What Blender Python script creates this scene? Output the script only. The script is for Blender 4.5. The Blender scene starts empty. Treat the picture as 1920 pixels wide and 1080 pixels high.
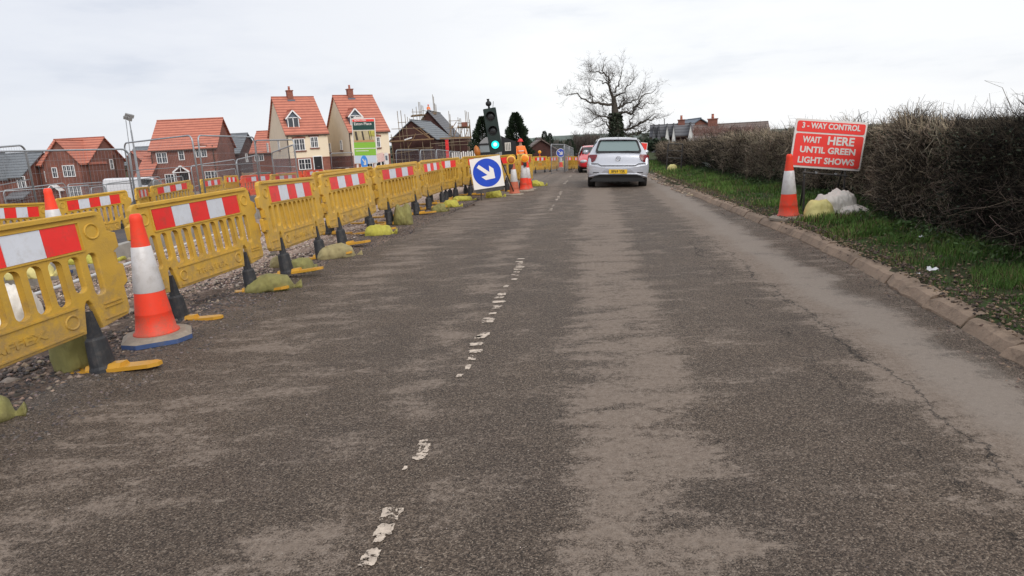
import bpy, math, random
import numpy as np
from mathutils import Vector, Matrix, Euler, noise as mnoise
random.seed(7); RNG = np.random.default_rng(7)
sc = bpy.context.scene; COL = sc.collection
R = math.radians

# ---------------------------------------------------------------- camera
F, PITCH, ROLL, CAMH = 1250., 12.2, -3.0, 1.38
cd = bpy.data.cameras.new('camera'); cam = bpy.data.objects.new('camera', cd); COL.objects.link(cam)
cd.sensor_width = 36; cd.lens = F / 1920 * 36; cd.clip_start = .05; cd.clip_end = 6000
RM = Matrix.Rotation(R(90 - PITCH), 3, 'X') @ Matrix.Rotation(R(ROLL), 3, 'Z')
cam.matrix_world = Matrix.Translation((0, 0, CAMH)) @ RM.to_4x4()
sc.camera = cam
# ---------------------------------------------------------------- sky and sun
SUN_EL, SUN_AZ = 38, 150
w = bpy.data.worlds.new('World'); sc.world = w; w.use_nodes = True
nt = w.node_tree; nt.nodes.clear()
def N(nt, t, **k):
    n = nt.nodes.new(t)
    for a, b in k.items():
        if a in n.inputs: n.inputs[a].default_value = b
        else: setattr(n, a, b)
    return n
def ramp(nt, pts, interp='LINEAR'):
    n = nt.nodes.new('ShaderNodeValToRGB'); cr = n.color_ramp; cr.interpolation = interp
    while len(cr.elements) < len(pts): cr.elements.new(.5)
    for e, (p, c) in zip(cr.elements, pts):
        e.position = p; e.color = (*c, 1) if len(c) == 3 else c
    return n
sky = N(nt, 'ShaderNodeTexSky', sky_type='NISHITA', sun_disc=False, sun_elevation=R(SUN_EL), sun_rotation=R(SUN_AZ))
tc = N(nt, 'ShaderNodeTexCoord'); sep = N(nt, 'ShaderNodeSeparateXYZ'); nt.links.new(tc.outputs['Generated'], sep.inputs[0])
mp = N(nt, 'ShaderNodeMapping'); mp.inputs['Scale'].default_value = (1, 1, 4.5); nt.links.new(tc.outputs['Generated'], mp.inputs[0])
nz = N(nt, 'ShaderNodeTexNoise', Scale=3.2, Detail=6., Roughness=.55); nt.links.new(mp.outputs[0], nz.inputs['Vector'])
side = ramp(nt, [(0, (6.7, 6.95, 7.6)), (.42, (7.9, 8.0, 8.3)), (.55, (8.9, 8.95, 9.0)), (1, (8.5, 8.6, 8.8))])
mr = N(nt, 'ShaderNodeMapRange'); mr.inputs['From Min'].default_value = -.75; mr.inputs['From Max'].default_value = .75
nt.links.new(sep.outputs[0], mr.inputs[0]); nt.links.new(mr.outputs[0], side.inputs[0])
cl = ramp(nt, [(.0, (.72, .75, .81)), (.34, (.84, .86, .90)), (.44, (.95, .955, .97)), (.56, (1, 1, 1)), (1, (1.02, 1.02, 1.02))]); nt.links.new(nz.outputs[0], cl.inputs[0])
mul = N(nt, 'ShaderNodeMixRGB', blend_type='MULTIPLY', Fac=1.); nt.links.new(side.outputs[0], mul.inputs[1]); nt.links.new(cl.outputs[0], mul.inputs[2])
mx = N(nt, 'ShaderNodeMixRGB', Fac=.93); nt.links.new(sky.outputs[0], mx.inputs[1]); nt.links.new(mul.outputs[0], mx.inputs[2])
bg = N(nt, 'ShaderNodeBackground', Strength=.1); nt.links.new(mx.outputs[0], bg.inputs[0])
ow = N(nt, 'ShaderNodeOutputWorld'); nt.links.new(bg.outputs[0], ow.inputs[0])
sl = bpy.data.lights.new('sun', 'SUN'); sl.energy = 1.5; sl.angle = R(45); sl.color = (1, .96, .9)
so = bpy.data.objects.new('sun', sl); COL.objects.link(so)
so.rotation_euler = (R(90 - SUN_EL), 0, R(180 - SUN_AZ))
sc.view_settings.view_transform = 'Standard'; sc.view_settings.look = 'None'; sc.view_settings.exposure = 0.25; sc.view_settings.gamma = 1
sc.cycles.max_bounces = 5; sc.cycles.diffuse_bounces = 3; sc.cycles.glossy_bounces = 3; sc.cycles.transparent_max_bounces = 8
sc.cycles.use_denoising = True

# ---------------------------------------------------------------- helpers
def tag(o, label=None, cat=None, group=None, kind=None):
    if label: o['label'] = label
    if cat: o['category'] = cat
    if group: o['group'] = group
    if kind: o['kind'] = kind
    return o
def link(name, me, mats=None, parent=None, loc=None, rot=None):
    if mats is not None and not me.materials:
        for m in (mats if isinstance(mats, (list, tuple)) else [mats]): me.materials.append(m)
    o = bpy.data.objects.new(name, me); COL.objects.link(o)
    if parent: o.parent = parent
    if loc is not None: o.location = loc
    if rot is not None: o.rotation_euler = rot
    return o
def empty(name, loc=(0, 0, 0), rz=0, mat=None):
    o = bpy.data.objects.new(name, None); COL.objects.link(o); o.empty_display_size = .2
    if mat is not None: o.matrix_world = mat
    else: o.location = loc; o.rotation_euler = (0, 0, rz)
    return o
def copy_tree(o, parent=None):
    c = o.copy(); COL.objects.link(c); c.parent = parent
    for ch in list(o.children): copy_tree(ch, c)
    return c
class MB:
    def __init__(s): s.v = []; s.f = []; s.m = []
    def add(s, vs, fs, mi=0, M=None):
        b = len(s.v)
        if M is not None: vs = [M @ Vector(p) for p in vs]
        s.v += [tuple(p) for p in vs]; s.f += [tuple(i + b for i in f) for f in fs]; s.m += [mi] * len(fs); return s
    def box(s, c, d, mi=0, M=None, rot=None, taper=1.):
        x, y, z = d[0] / 2, d[1] / 2, d[2] / 2
        vs = [Vector((a * x * (taper if k > 0 else 1), b * y * (taper if k > 0 else 1), k * z)) for k in (-1, 1) for a, b in ((-1, -1), (1, -1), (1, 1), (-1, 1))]
        if rot: e = Euler(rot).to_matrix(); vs = [e @ p for p in vs]
        vs = [p + Vector(c) for p in vs]
        return s.add(vs, [(3, 2, 1, 0), (4, 5, 6, 7), (0, 1, 5, 4), (1, 2, 6, 5), (2, 3, 7, 6), (3, 0, 4, 7)], mi, M)
    def tube(s, pts, r, n=8, mi=0, M=None, cap=True):
        pts = [Vector(p) for p in pts]; rs = r if isinstance(r, (list, tuple)) else [r] * len(pts)
        vs = []; up = Vector((.13, .07, 1)).normalized()
        t0 = (pts[1] - pts[0]).normalized(); a = t0.cross(up)
        if a.length < .1: a = t0.cross(Vector((1, 0, 0)))
        a.normalize()
        for i, p in enumerate(pts):
            t = (pts[min(i + 1, len(pts) - 1)] - pts[max(i - 1, 0)]).normalized()
            a = (a - t * a.dot(t)).normalized(); b = t.cross(a)
            for k in range(n):
                an = 2 * math.pi * k / n; vs.append(p + (a * math.cos(an) + b * math.sin(an)) * rs[i])
        fs = [(i * n + k, i * n + (k + 1) % n, (i + 1) * n + (k + 1) % n, (i + 1) * n + k) for i in range(len(pts) - 1) for k in range(n)]
        if cap: fs += [tuple(range(n))[::-1], tuple(range((len(pts) - 1) * n, len(pts) * n))]
        return s.add(vs, fs, mi, M)
    def lathe(s, prof, n=24, mi=0, M=None, cap=True):
        vs = [(r * math.cos(2 * math.pi * k / n), r * math.sin(2 * math.pi * k / n), z) for r, z in prof for k in range(n)]
        fs = [(i * n + k, i * n + (k + 1) % n, (i + 1) * n + (k + 1) % n, (i + 1) * n + k) for i in range(len(prof) - 1) for k in range(n)]
        if cap: fs += [tuple(range(n))[::-1], tuple(range((len(prof) - 1) * n, len(prof) * n))]
        return s.add(vs, fs, mi, M)
    def prism(s, poly, y0, y1, mi=0, M=None):           # poly in xz, extruded along y
        n = len(poly); vs = [(x, y0, z) for x, z in poly] + [(x, y1, z) for x, z in poly]
        fs = [tuple(range(n)), tuple(range(n, 2 * n))[::-1]] + [(i, i + n, (i + 1) % n + n, (i + 1) % n) for i in range(n)]
        return s.add(vs, fs, mi, M)
    def slab(s, poly, z0, z1, mi=0, M=None):             # poly in xy
        n = len(poly); vs = [(x, y, z0) for x, y in poly] + [(x, y, z1) for x, y in poly]
        fs = [tuple(range(n))[::-1], tuple(range(n, 2 * n))] + [(i, (i + 1) % n, (i + 1) % n + n, i + n) for i in range(n)]
        return s.add(vs, fs, mi, M)
    def mesh(s, name, mats, smooth=False):
        me = bpy.data.meshes.new(name); me.from_pydata(s.v, [], s.f)
        for m in (mats if isinstance(mats, (list, tuple)) else [mats]): me.materials.append(m)
        me.polygons.foreach_set('material_index', s.m)
        if smooth: me.polygons.foreach_set('use_smooth', [True] * len(s.f))
        me.update(); return me
    def build(s, name, mats, parent=None, smooth=False, loc=None, rot=None):
        return link(name, s.mesh(name, mats, smooth), None, parent, loc, rot)
def np_mesh(name, V, Fc, mat, col=None, smooth=False, fc=None):
    """V (n,3); Fc (m,k) all the same k; col (n,3) per-vertex tint"""
    me = bpy.data.meshes.new(name); k = Fc.shape[1]
    me.vertices.add(len(V)); me.vertices.foreach_set('co', V.astype(np.float32).ravel())
    me.loops.add(Fc.size); me.loops.foreach_set('vertex_index', Fc.astype(np.int32).ravel())
    me.polygons.add(len(Fc)); me.polygons.foreach_set('loop_start', np.arange(0, Fc.size, k, dtype=np.int32))
    if smooth: me.polygons.foreach_set('use_smooth', np.ones(len(Fc), bool))
    me.update(calc_edges=True)
    if col is not None:
        a = me.color_attributes.new('Col', 'FLOAT_COLOR', 'POINT')
        a.data.foreach_set('color', np.hstack([col, np.ones((len(V), 1))]).astype(np.float32).ravel())
    me.materials.append(mat); return me
def outline(outer, holes, ext, bev=.0, res=1):
    """2D curve (x, z) with holes -> solid mesh standing in the xz plane"""
    cu = bpy.data.curves.new('c', 'CURVE'); cu.dimensions = '2D'; cu.fill_mode = 'BOTH'; cu.extrude = ext; cu.bevel_depth = bev; cu.bevel_resolution = res
    for poly in [outer] + holes:
        sp = cu.splines.new('POLY'); sp.points.add(len(poly) - 1); sp.use_cyclic_u = True
        for p, (x, y) in zip(sp.points, poly): p.co = (x, y, 0, 1)
    o = bpy.data.objects.new('c', cu); COL.objects.link(o)
    me = bpy.data.meshes.new_from_object(o.evaluated_get(bpy.context.evaluated_depsgraph_get()))
    bpy.data.objects.remove(o); me.materials.clear()
    me.transform(Matrix.Rotation(R(90), 4, 'X')); return me
def rrect(x0, z0, x1, z1, r, n=4):
    out = []
    for cx, cz, a0 in ((x1 - r, z0 + r, -90), (x1 - r, z1 - r, 0), (x0 + r, z1 - r, 90), (x0 + r, z0 + r, 180)):
        for i in range(n + 1):
            a = R(a0 + 90 * i / n); out.append((cx + r * math.cos(a), cz + r * math.sin(a)))
    return out
def circ(cx, cz, r, n=24): return [(cx + r * math.cos(2 * math.pi * i / n), cz + r * math.sin(2 * math.pi * i / n)) for i in range(n)]
def text_mesh(txt, size, mat, ext=.0015, bold=0., sx=1.):
    cu = bpy.data.curves.new('t', 'FONT'); cu.body = txt; cu.size = size; cu.extrude = ext; cu.offset = bold; cu.align_x = 'CENTER'; cu.align_y = 'CENTER'; cu.resolution_u = 3
    o = bpy.data.objects.new('t', cu); COL.objects.link(o)
    me = bpy.data.meshes.new_from_object(o.evaluated_get(bpy.context.evaluated_depsgraph_get()))
    bpy.data.objects.remove(o); me.materials.clear(); me.materials.append(mat)
    me.transform(Matrix.Rotation(R(90), 4, 'X') @ Matrix.Diagonal((sx, 1, 1, 1))); return me
def join_meshes(name, items, mats):
    """items: (mesh, matrix, mat index)"""
    mb = MB()
    for me, M, mi in items:
        mb.add([v.co for v in me.vertices], [tuple(p.vertices) for p in me.polygons], mi, M)
    return mb.mesh(name, mats)

# ---------------------------------------------------------------- materials
def mat(name, col, rough=.6, metal=0., spec=.5, var=0., vscale=6., bump=0., bscale=40., dirt=None, dscale=3., damt=.5, attr=False, emit=None, estr=0., coat=0.):
    m = bpy.data.materials.new(name); m.use_nodes = True; t = m.node_tree; b = t.nodes['Principled BSDF']
    b.inputs['Roughness'].default_value = rough; b.inputs['Metallic'].default_value = metal; b.inputs['Specular IOR Level'].default_value = spec
    if coat: b.inputs['Coat Weight'].default_value = coat; b.inputs['Coat Roughness'].default_value = .06
    b.inputs['Base Color'].default_value = (*col, 1)
    out = None; tcn = N(t, 'ShaderNodeTexCoord')
    if attr:
        at_ = N(t, 'ShaderNodeAttribute', attribute_name='Col'); out = at_.outputs['Color']
    if var:
        n = N(t, 'ShaderNodeTexNoise', Scale=vscale, Detail=5., Roughness=.6); t.links.new(tcn.outputs['Object'], n.inputs['Vector'])
        r = ramp(t, [(.25, (1 - var,) * 3), (.75, (1 + var,) * 3)]); t.links.new(n.outputs[0], r.inputs[0])
        mm = N(t, 'ShaderNodeMixRGB', blend_type='MULTIPLY', Fac=1.); mm.inputs[1].default_value = (*col, 1)
        if out: t.links.new(out, mm.inputs[1])
        t.links.new(r.outputs[0], mm.inputs[2]); out = mm.outputs[0]
    if dirt:
        n = N(t, 'ShaderNodeTexNoise', Scale=dscale, Detail=8., Roughness=.7); t.links.new(tcn.outputs['Object'], n.inputs['Vector'])
        r = ramp(t, [(.5, (0, 0, 0)), (.72, (damt,) * 3)]); t.links.new(n.outputs[0], r.inputs[0])
        mm = N(t, 'ShaderNodeMixRGB'); mm.inputs[1].default_value = (*col, 1); mm.inputs[2].default_value = (*dirt, 1)
        if out: t.links.new(out, mm.inputs[1])
        t.links.new(r.outputs[0], mm.inputs[0]); out = mm.outputs[0]
    if out: t.links.new(out, b.inputs['Base Color'])
    if bump:
        n = N(t, 'ShaderNodeTexNoise', Scale=bscale, Detail=4.); t.links.new(tcn.outputs['Object'], n.inputs['Vector'])
        bm = N(t, 'ShaderNodeBump', Strength=bump, Distance=.01); t.links.new(n.outputs[0], bm.inputs['Height']); t.links.new(bm.outputs[0], b.inputs['Normal'])
    if emit: b.inputs['Emission Color'].default_value = (*emit, 1); b.inputs['Emission Strength'].default_value = estr
    return m
def brick_mat(name, c1, c2, mortar):
    m = bpy.data.materials.new(name); m.use_nodes = True; t = m.node_tree; b = t.nodes['Principled BSDF']; b.inputs['Roughness'].default_value = .9
    tcn = N(t, 'ShaderNodeTexCoord'); s = N(t, 'ShaderNodeSeparateXYZ'); t.links.new(tcn.outputs['Object'], s.inputs[0])
    ad = N(t, 'ShaderNodeMath', operation='ADD'); t.links.new(s.outputs[0], ad.inputs[0]); t.links.new(s.outputs[1], ad.inputs[1])
    c = N(t, 'ShaderNodeCombineXYZ'); t.links.new(ad.outputs[0], c.inputs[0]); t.links.new(s.outputs[2], c.inputs[1])
    br = N(t, 'ShaderNodeTexBrick', Scale=1.); br.inputs['Brick Width'].default_value = .225; br.inputs['Row Height'].default_value = .075; br.inputs['Mortar Size'].default_value = .008
    br.inputs['Color1'].default_value = (*c1, 1); br.inputs['Color2'].default_value = (*c2, 1); br.inputs['Mortar'].default_value = (*mortar, 1)
    t.links.new(c.outputs[0], br.inputs['Vector'])
    n = N(t, 'ShaderNodeTexNoise', Scale=.9, Detail=6.); t.links.new(tcn.outputs['Object'], n.inputs['Vector'])
    r = ramp(t, [(.3, (.78, .76, .76)), (.7, (1.18, 1.15, 1.12))]); t.links.new(n.outputs[0], r.inputs[0])
    mm = N(t, 'ShaderNodeMixRGB', blend_type='MULTIPLY', Fac=1.); t.links.new(br.outputs[0], mm.inputs[1]); t.links.new(r.outputs[0], mm.inputs[2]); t.links.new(mm.outputs[0], b.inputs['Base Color'])
    return m
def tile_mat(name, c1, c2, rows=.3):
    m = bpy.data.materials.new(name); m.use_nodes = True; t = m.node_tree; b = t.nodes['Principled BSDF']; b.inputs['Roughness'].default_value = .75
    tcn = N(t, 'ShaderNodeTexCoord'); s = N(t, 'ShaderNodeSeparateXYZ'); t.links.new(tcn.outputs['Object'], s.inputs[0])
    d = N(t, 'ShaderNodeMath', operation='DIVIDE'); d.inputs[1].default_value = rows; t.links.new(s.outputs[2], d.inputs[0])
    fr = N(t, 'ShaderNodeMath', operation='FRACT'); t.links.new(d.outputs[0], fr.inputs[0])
    r = ramp(t, [(0, tuple(x * .5 for x in c2)), (.2, c2), (.45, c1), (1, tuple(min(1, x * 1.12) for x in c1))]); t.links.new(fr.outputs[0], r.inputs[0])  # course shading painted in: dark at the lap, lighter up each tile row
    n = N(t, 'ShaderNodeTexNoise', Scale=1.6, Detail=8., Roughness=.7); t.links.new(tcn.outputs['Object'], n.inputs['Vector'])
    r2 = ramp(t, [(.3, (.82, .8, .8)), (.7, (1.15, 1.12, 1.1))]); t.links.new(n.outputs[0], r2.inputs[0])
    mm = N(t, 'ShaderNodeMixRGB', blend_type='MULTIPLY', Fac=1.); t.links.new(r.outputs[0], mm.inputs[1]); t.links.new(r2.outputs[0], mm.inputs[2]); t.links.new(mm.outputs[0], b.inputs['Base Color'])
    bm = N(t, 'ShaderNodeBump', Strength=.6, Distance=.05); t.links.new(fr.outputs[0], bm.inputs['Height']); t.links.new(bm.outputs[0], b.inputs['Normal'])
    return m
M = {}
def muddy(name, base, mud, z0, z1):
    m = base.copy(); m.name = name; t = m.node_tree; b = t.nodes['Principled BSDF']; src = b.inputs['Base Color'].links[0].from_socket
    tc_ = N(t, 'ShaderNodeTexCoord'); s_ = N(t, 'ShaderNodeSeparateXYZ'); t.links.new(tc_.outputs['Object'], s_.inputs[0])
    oi = N(t, 'ShaderNodeObjectInfo'); ad = N(t, 'ShaderNodeVectorMath', operation='ADD'); t.links.new(tc_.outputs['Object'], ad.inputs[0]); t.links.new(oi.outputs['Location'], ad.inputs[1])
    n = N(t, 'ShaderNodeTexNoise', Scale=9., Detail=9., Roughness=.75); t.links.new(ad.outputs[0], n.inputs['Vector'])
    mr_ = N(t, 'ShaderNodeMapRange'); mr_.inputs['From Min'].default_value = z1; mr_.inputs['From Max'].default_value = z0; mr_.inputs['To Max'].default_value = .30; mr_.inputs['To Min'].default_value = -.06; t.links.new(s_.outputs[2], mr_.inputs[0])
    a_ = N(t, 'ShaderNodeMath', operation='ADD'); t.links.new(n.outputs[0], a_.inputs[0]); t.links.new(mr_.outputs[0], a_.inputs[1])
    rp = ramp(t, [(.60, (0, 0, 0)), (.82, (.6,) * 3)]); t.links.new(a_.outputs[0], rp.inputs[0])
    # each one faded a little differently
    hs = N(t, 'ShaderNodeHueSaturation'); t.links.new(src, hs.inputs['Color']); vr = N(t, 'ShaderNodeMapRange'); vr.inputs['To Min'].default_value = .86; vr.inputs['To Max'].default_value = 1.1; t.links.new(oi.outputs['Random'], vr.inputs[0]); t.links.new(vr.outputs[0], hs.inputs['Value'])
    mx_ = N(t, 'ShaderNodeMixRGB'); mx_.inputs[2].default_value = (*mud, 1); t.links.new(rp.outputs[0], mx_.inputs[0]); t.links.new(hs.outputs[0], mx_.inputs[1]); t.links.new(mx_.outputs[0], b.inputs['Base Color']); return m
M['barrier'] = mat('barrier_yellow', (.58, .345, .048), .5, spec=.3, var=.10, vscale=3, bump=.25, bscale=90, dirt=(.28, .18, .08), dscale=5, damt=.4)
M['barrier_red'] = mat('barrier_orange', (.72, .10, .035), .5, var=.1, vscale=3)
M['red'] = mat('reflective_red', (.82, .035, .03), .4, spec=.25, var=.1, vscale=4, dirt=(.35, .08, .05), dscale=9, damt=.5)
M['white'] = mat('reflective_white', (.66, .68, .74), .35, var=.06, vscale=5, dirt=(.42, .38, .34), dscale=9, damt=.4)
M['barrier'] = muddy('barrier_yellow_muddy', M['barrier'], (.24, .175, .11), .1, .85); M['red'] = muddy('red_muddy', M['red'], (.30, .10, .08), .5, .95); M['white'] = muddy('white_muddy', M['white'], (.36, .32, .28), .5, .95)
M['rubber'] = mat('black_rubber', (.022, .023, .027), .6, var=.3, vscale=12, dirt=(.12, .10, .085), dscale=14, damt=.5, bump=.2)
M['yellow_bar'] = mat('yellow_foot', (.58, .30, .03), .45, var=.1, dirt=(.25, .16, .06), dscale=12, damt=.5)
M['cone'] = mat('cone_orange', (.88, .065, .03), .5, spec=.25, var=.07, vscale=4, dirt=(.30, .12, .07), dscale=7, damt=.45)
M['cone_dirty'] = mat('cone_faded', (.50, .12, .06), .6, var=.2, vscale=9, dirt=(.25, .12, .08), dscale=9, damt=.6)
M['cone'] = muddy('cone_muddy', M['cone'], (.26, .13, .09), .0, .5)
M['sleeve'] = mat('cone_sleeve', (.62, .60, .60), .3, var=.06, vscale=6, dirt=(.36, .32, .28), dscale=10, damt=.55)
M['blue'] = mat('cone_blue', (.015, .045, .30), .45, var=.1)
M['base_edge'] = mat('cone_base_blue', (.05, .09, .22), .5, var=.2, vscale=10, dirt=(.16, .14, .12), dscale=8, damt=.7)
M['base_top'] = mat('cone_base_dirt', (.26, .215, .17), .8, var=.25, vscale=14, bump=.4)
def crumble(m, scale=55., thr=.46):
    t = m.node_tree; b = t.nodes['Principled BSDF']; o = [n for n in t.nodes if n.type == 'OUTPUT_MATERIAL'][0]; ge = N(t, 'ShaderNodeNewGeometry')
    n = N(t, 'ShaderNodeTexNoise', Scale=scale, Detail=5., Roughness=.7); t.links.new(ge.outputs['Position'], n.inputs['Vector'])
    n2 = N(t, 'ShaderNodeTexNoise', Scale=9., Detail=4.); t.links.new(ge.outputs['Position'], n2.inputs['Vector'])
    a = N(t, 'ShaderNodeMath', operation='MULTIPLY'); a.inputs[1].default_value = .5; t.links.new(n2.outputs[0], a.inputs[0])
    a2 = N(t, 'ShaderNodeMath', operation='MULTIPLY_ADD'); a2.inputs[1].default_value = .5; t.links.new(n.outputs[0], a2.inputs[0]); t.links.new(a.outputs[0], a2.inputs[2])
    rp = ramp(t, [(thr - .015, (0, 0, 0)), (thr + .015, (1, 1, 1))]); t.links.new(a2.outputs[0], rp.inputs[0]); t.links.new(rp.outputs[0], b.inputs['Alpha'])
M['bag'] = mat('sandbag_olive', (.27, .25, .085), .8, var=.22, vscale=9, bump=.5, bscale=25, dirt=(.13, .10, .05), dscale=6, damt=.7)
M['bag_y'] = mat('sandbag_yellow', (.50, .46, .07), .7, var=.18, vscale=9, bump=.4, bscale=25, dirt=(.25, .20, .06), dscale=6, damt=.6)
M['bag_t'] = mat('sandbag_tan', (.38, .32, .16), .8, var=.2, vscale=9, bump=.4, bscale=25, dirt=(.2, .16, .09), dscale=6, damt=.6)
def weave(m):
    t = m.node_tree; b = t.nodes['Principled BSDF']; tc_ = N(t, 'ShaderNodeTexCoord'); w1 = N(t, 'ShaderNodeTexWave', Scale=70.); w2 = N(t, 'ShaderNodeTexWave', Scale=70., bands_direction='Z'); w1.inputs['Distortion'].default_value = 1.; w2.inputs['Distortion'].default_value = 1.
    for w_ in (w1, w2): t.links.new(tc_.outputs['Object'], w_.inputs['Vector'])
    ad = N(t, 'ShaderNodeMath', operation='ADD'); t.links.new(w1.outputs['Fac'], ad.inputs[0]); t.links.new(w2.outputs['Fac'], ad.inputs[1])
    bm = N(t, 'ShaderNodeBump', Strength=.5, Distance=.004); t.links.new(ad.outputs[0], bm.inputs['Height']); old = b.inputs['Normal'].links
    if old: t.links.new(old[0].from_socket, bm.inputs['Normal'])
    t.links.new(bm.outputs[0], b.inputs['Normal'])
for k_ in ('bag', 'bag_y', 'bag_t'): weave(M[k_])
M['bag_w'] = mat('bag_white', (.74, .69, .62), .6, var=.1, vscale=7, bump=.4, bscale=15, dirt=(.45, .40, .32), dscale=4, damt=.6)
M['bag_p'] = mat('bag_pale_yellow', (.66, .58, .22), .6, var=.1, vscale=7, bump=.3, dirt=(.4, .34, .16), dscale=5, damt=.5)
M['galv'] = mat('galvanised_steel', (.36, .38, .40), .4, .6, var=.12, vscale=8)
M['darksteel'] = mat('dark_steel', (.045, .042, .04), .6, .3, var=.3, vscale=15, dirt=(.15, .10, .07), dscale=12, damt=.6)
M['brick'] = brick_mat('red_brick', (.24, .085, .062), (.17, .06, .045), (.22, .14, .11))
M['brick2'] = brick_mat('orange_brick', (.30, .10, .065), (.22, .07, .05), (.24, .15, .12))
M['brick3'] = brick_mat('dark_brick', (.085, .03, .024), (.06, .022, .02), (.07, .045, .04))
M['render'] = mat('cream_render', (.80, .68, .51), .9, var=.05, vscale=1.2)
M['renderw'] = mat('white_render', (.70, .69, .67), .9, var=.05, vscale=1.2)
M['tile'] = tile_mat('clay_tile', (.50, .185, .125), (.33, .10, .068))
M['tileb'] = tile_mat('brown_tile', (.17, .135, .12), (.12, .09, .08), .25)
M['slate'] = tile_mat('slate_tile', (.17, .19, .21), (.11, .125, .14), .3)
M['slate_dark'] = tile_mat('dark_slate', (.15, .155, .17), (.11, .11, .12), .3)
M['upvc'] = mat('white_upvc', (.82, .82, .82), .35)
M['glass'] = mat('window_glass', (.03, .035, .045), .08, spec=.8, var=.4, vscale=1.5)
M['black'] = mat('black_gloss', (.012, .012, .014), .3, var=.2)
M['matt'] = mat('matt_black', (.014, .015, .016), .6, var=.3, vscale=9)
M['brown'] = mat('dark_timber', (.06, .035, .025), .7, var=.3)
M['wood'] = mat('scaffold_timber', (.24, .15, .08), .8, var=.3, vscale=5)
M['pole'] = mat('scaffold_pole', (.27, .21, .14), .5, .4, var=.35, vscale=3)
M['lead'] = mat('lead_grey', (.12, .15, .19), .6, var=.1)
M['concrete'] = mat('kerb_concrete', (.33, .31, .28), .85, var=.22, vscale=5, bump=.3, dirt=(.13, .10, .08), dscale=3, damt=.7)
M['kerb'] = mat('kerb_mud', (.27, .195, .14), .9, var=.30, vscale=2.6, bump=.7, bscale=45, dirt=(.10, .07, .05), dscale=6, damt=.85)
M['signred'] = mat('sign_red', (.88, .065, .055), .45, spec=.2, var=.05, vscale=3, dirt=(.55, .12, .08), dscale=7, damt=.25)
M['signwhite'] = mat('sign_white', (.74, .70, .66), .4, var=.04, vscale=3)
M['signblue'] = mat('sign_blue', (.006, .055, .47), .45, spec=.2, var=.12, vscale=4)
M['signback'] = mat('sign_back', (.25, .25, .25), .6)
M['hivis'] = mat('hi_vis_orange', (.95, .22, .04), .6, var=.12, vscale=9)
M['skin'] = mat('skin', (.45, .26, .18), .6)
M['navy'] = mat('navy_cloth', (.02, .025, .05), .8)
M['redplastic'] = mat('red_plastic', (.72, .03, .03), .5, var=.15)
M['amber'] = mat('amber_lens', (.90, .26, .01), .25, spec=.7)
M['amber_ring'] = mat('amber_ring', (.90, .52, .07), .45)
M['green_lit'] = mat('green_lamp', (.0, .5, .45), .3, emit=(.02, .85, .80), estr=1.0)
M['green_hot'] = mat('green_lamp_core', (.7, 1, 1), .3, emit=(.62, 1, 1), estr=1.1)
M['lens_off'] = mat('lens_dark', (.03, .032, .035), .25)
M['dgreen'] = mat('head_dark_green', (.008, .022, .018), .5, var=.2)
M['silver'] = mat('silver_paint', (.56, .58, .64), .22, .35, coat=.6, var=.03, vscale=2, dirt=(.42, .41, .42), dscale=2, damt=.3)
M['redpaint'] = mat('red_paint', (.62, .02, .03), .25, .1, coat=.6)
M['whitepaint'] = mat('white_paint', (.66, .67, .70), .35, .0, coat=.4)
M['carglass'] = mat('car_glass', (.16, .22, .22), .06, spec=1.)
M['carglass_d'] = mat('car_glass_dark', (.012, .014, .016), .08, spec=.8)
M['glass_clear'] = mat('headlight_glass', (.45, .47, .50), .1, spec=.9)
M['taillight'] = mat('tail_light', (.16, .006, .012), .12, spec=.8, var=.25, vscale=14)
M['taillight2'] = mat('tail_light_red', (.22, .008, .014), .15, spec=.8)
M['trim'] = mat('black_trim', (.012, .012, .013), .5)
M['tyre'] = mat('tyre_rubber', (.015, .015, .016), .8, dirt=(.08, .07, .06), dscale=8, damt=.5)
M['chrome'] = mat('chrome', (.45, .45, .47), .15, .9)
M['plate'] = mat('plate_yellow', (.85, .52, .02), .4)
M['ink'] = mat('plate_ink', (.015, .015, .015), .5)
M['bark'] = mat('oak_bark', (.075, .062, .05), .95, var=.3, vscale=2, bump=.5)
M['ivy'] = mat('ivy_leaf', (.02, .035, .015), .7, attr=True)
M['leaf'] = mat('leaf', (.02, .04, .02), .75, attr=True)
M['grass'] = mat('grass_blade', (.06, .14, .02), .7, attr=True, spec=.3)
M['twig'] = mat('hedge_twig', (.1, .08, .06), .85, attr=True, spec=.25)
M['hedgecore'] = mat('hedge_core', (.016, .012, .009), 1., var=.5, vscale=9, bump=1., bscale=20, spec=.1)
M['stone'] = mat('stone', (.2, .16, .14), .85, attr=True, var=.15, vscale=60)
M['soil'] = mat('soil_heap', (.10, .09, .08), .95, var=.3, vscale=4, bump=1., bscale=9)
M['pipe'] = mat('pale_pipe', (.55, .55, .56), .5, var=.1)
M['litter'] = mat('litter_white', (.75, .76, .78), .5, var=.1)
M['woodpic'] = mat('printed_wood', (.5, .42, .25), .5, var=.4, vscale=2)
M['boardgreen'] = mat('board_dark_green', (.01, .055, .045), .4)
M['boardlime'] = mat('board_lime', (.24, .50, .05), .4)
M['boardblue'] = mat('board_pale_blue', (.55, .63, .72), .4)
M['paint'] = mat('road_paint', (.56, .47, .385), .8, var=.25, vscale=25, dirt=(.13, .10, .08), dscale=26, damt=1., bump=.4, bscale=200)
M['barewood'] = mat('bare_wood', (.12, .10, .085), .95, attr=True)

crumble(M['paint'], 55., .465)
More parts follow.
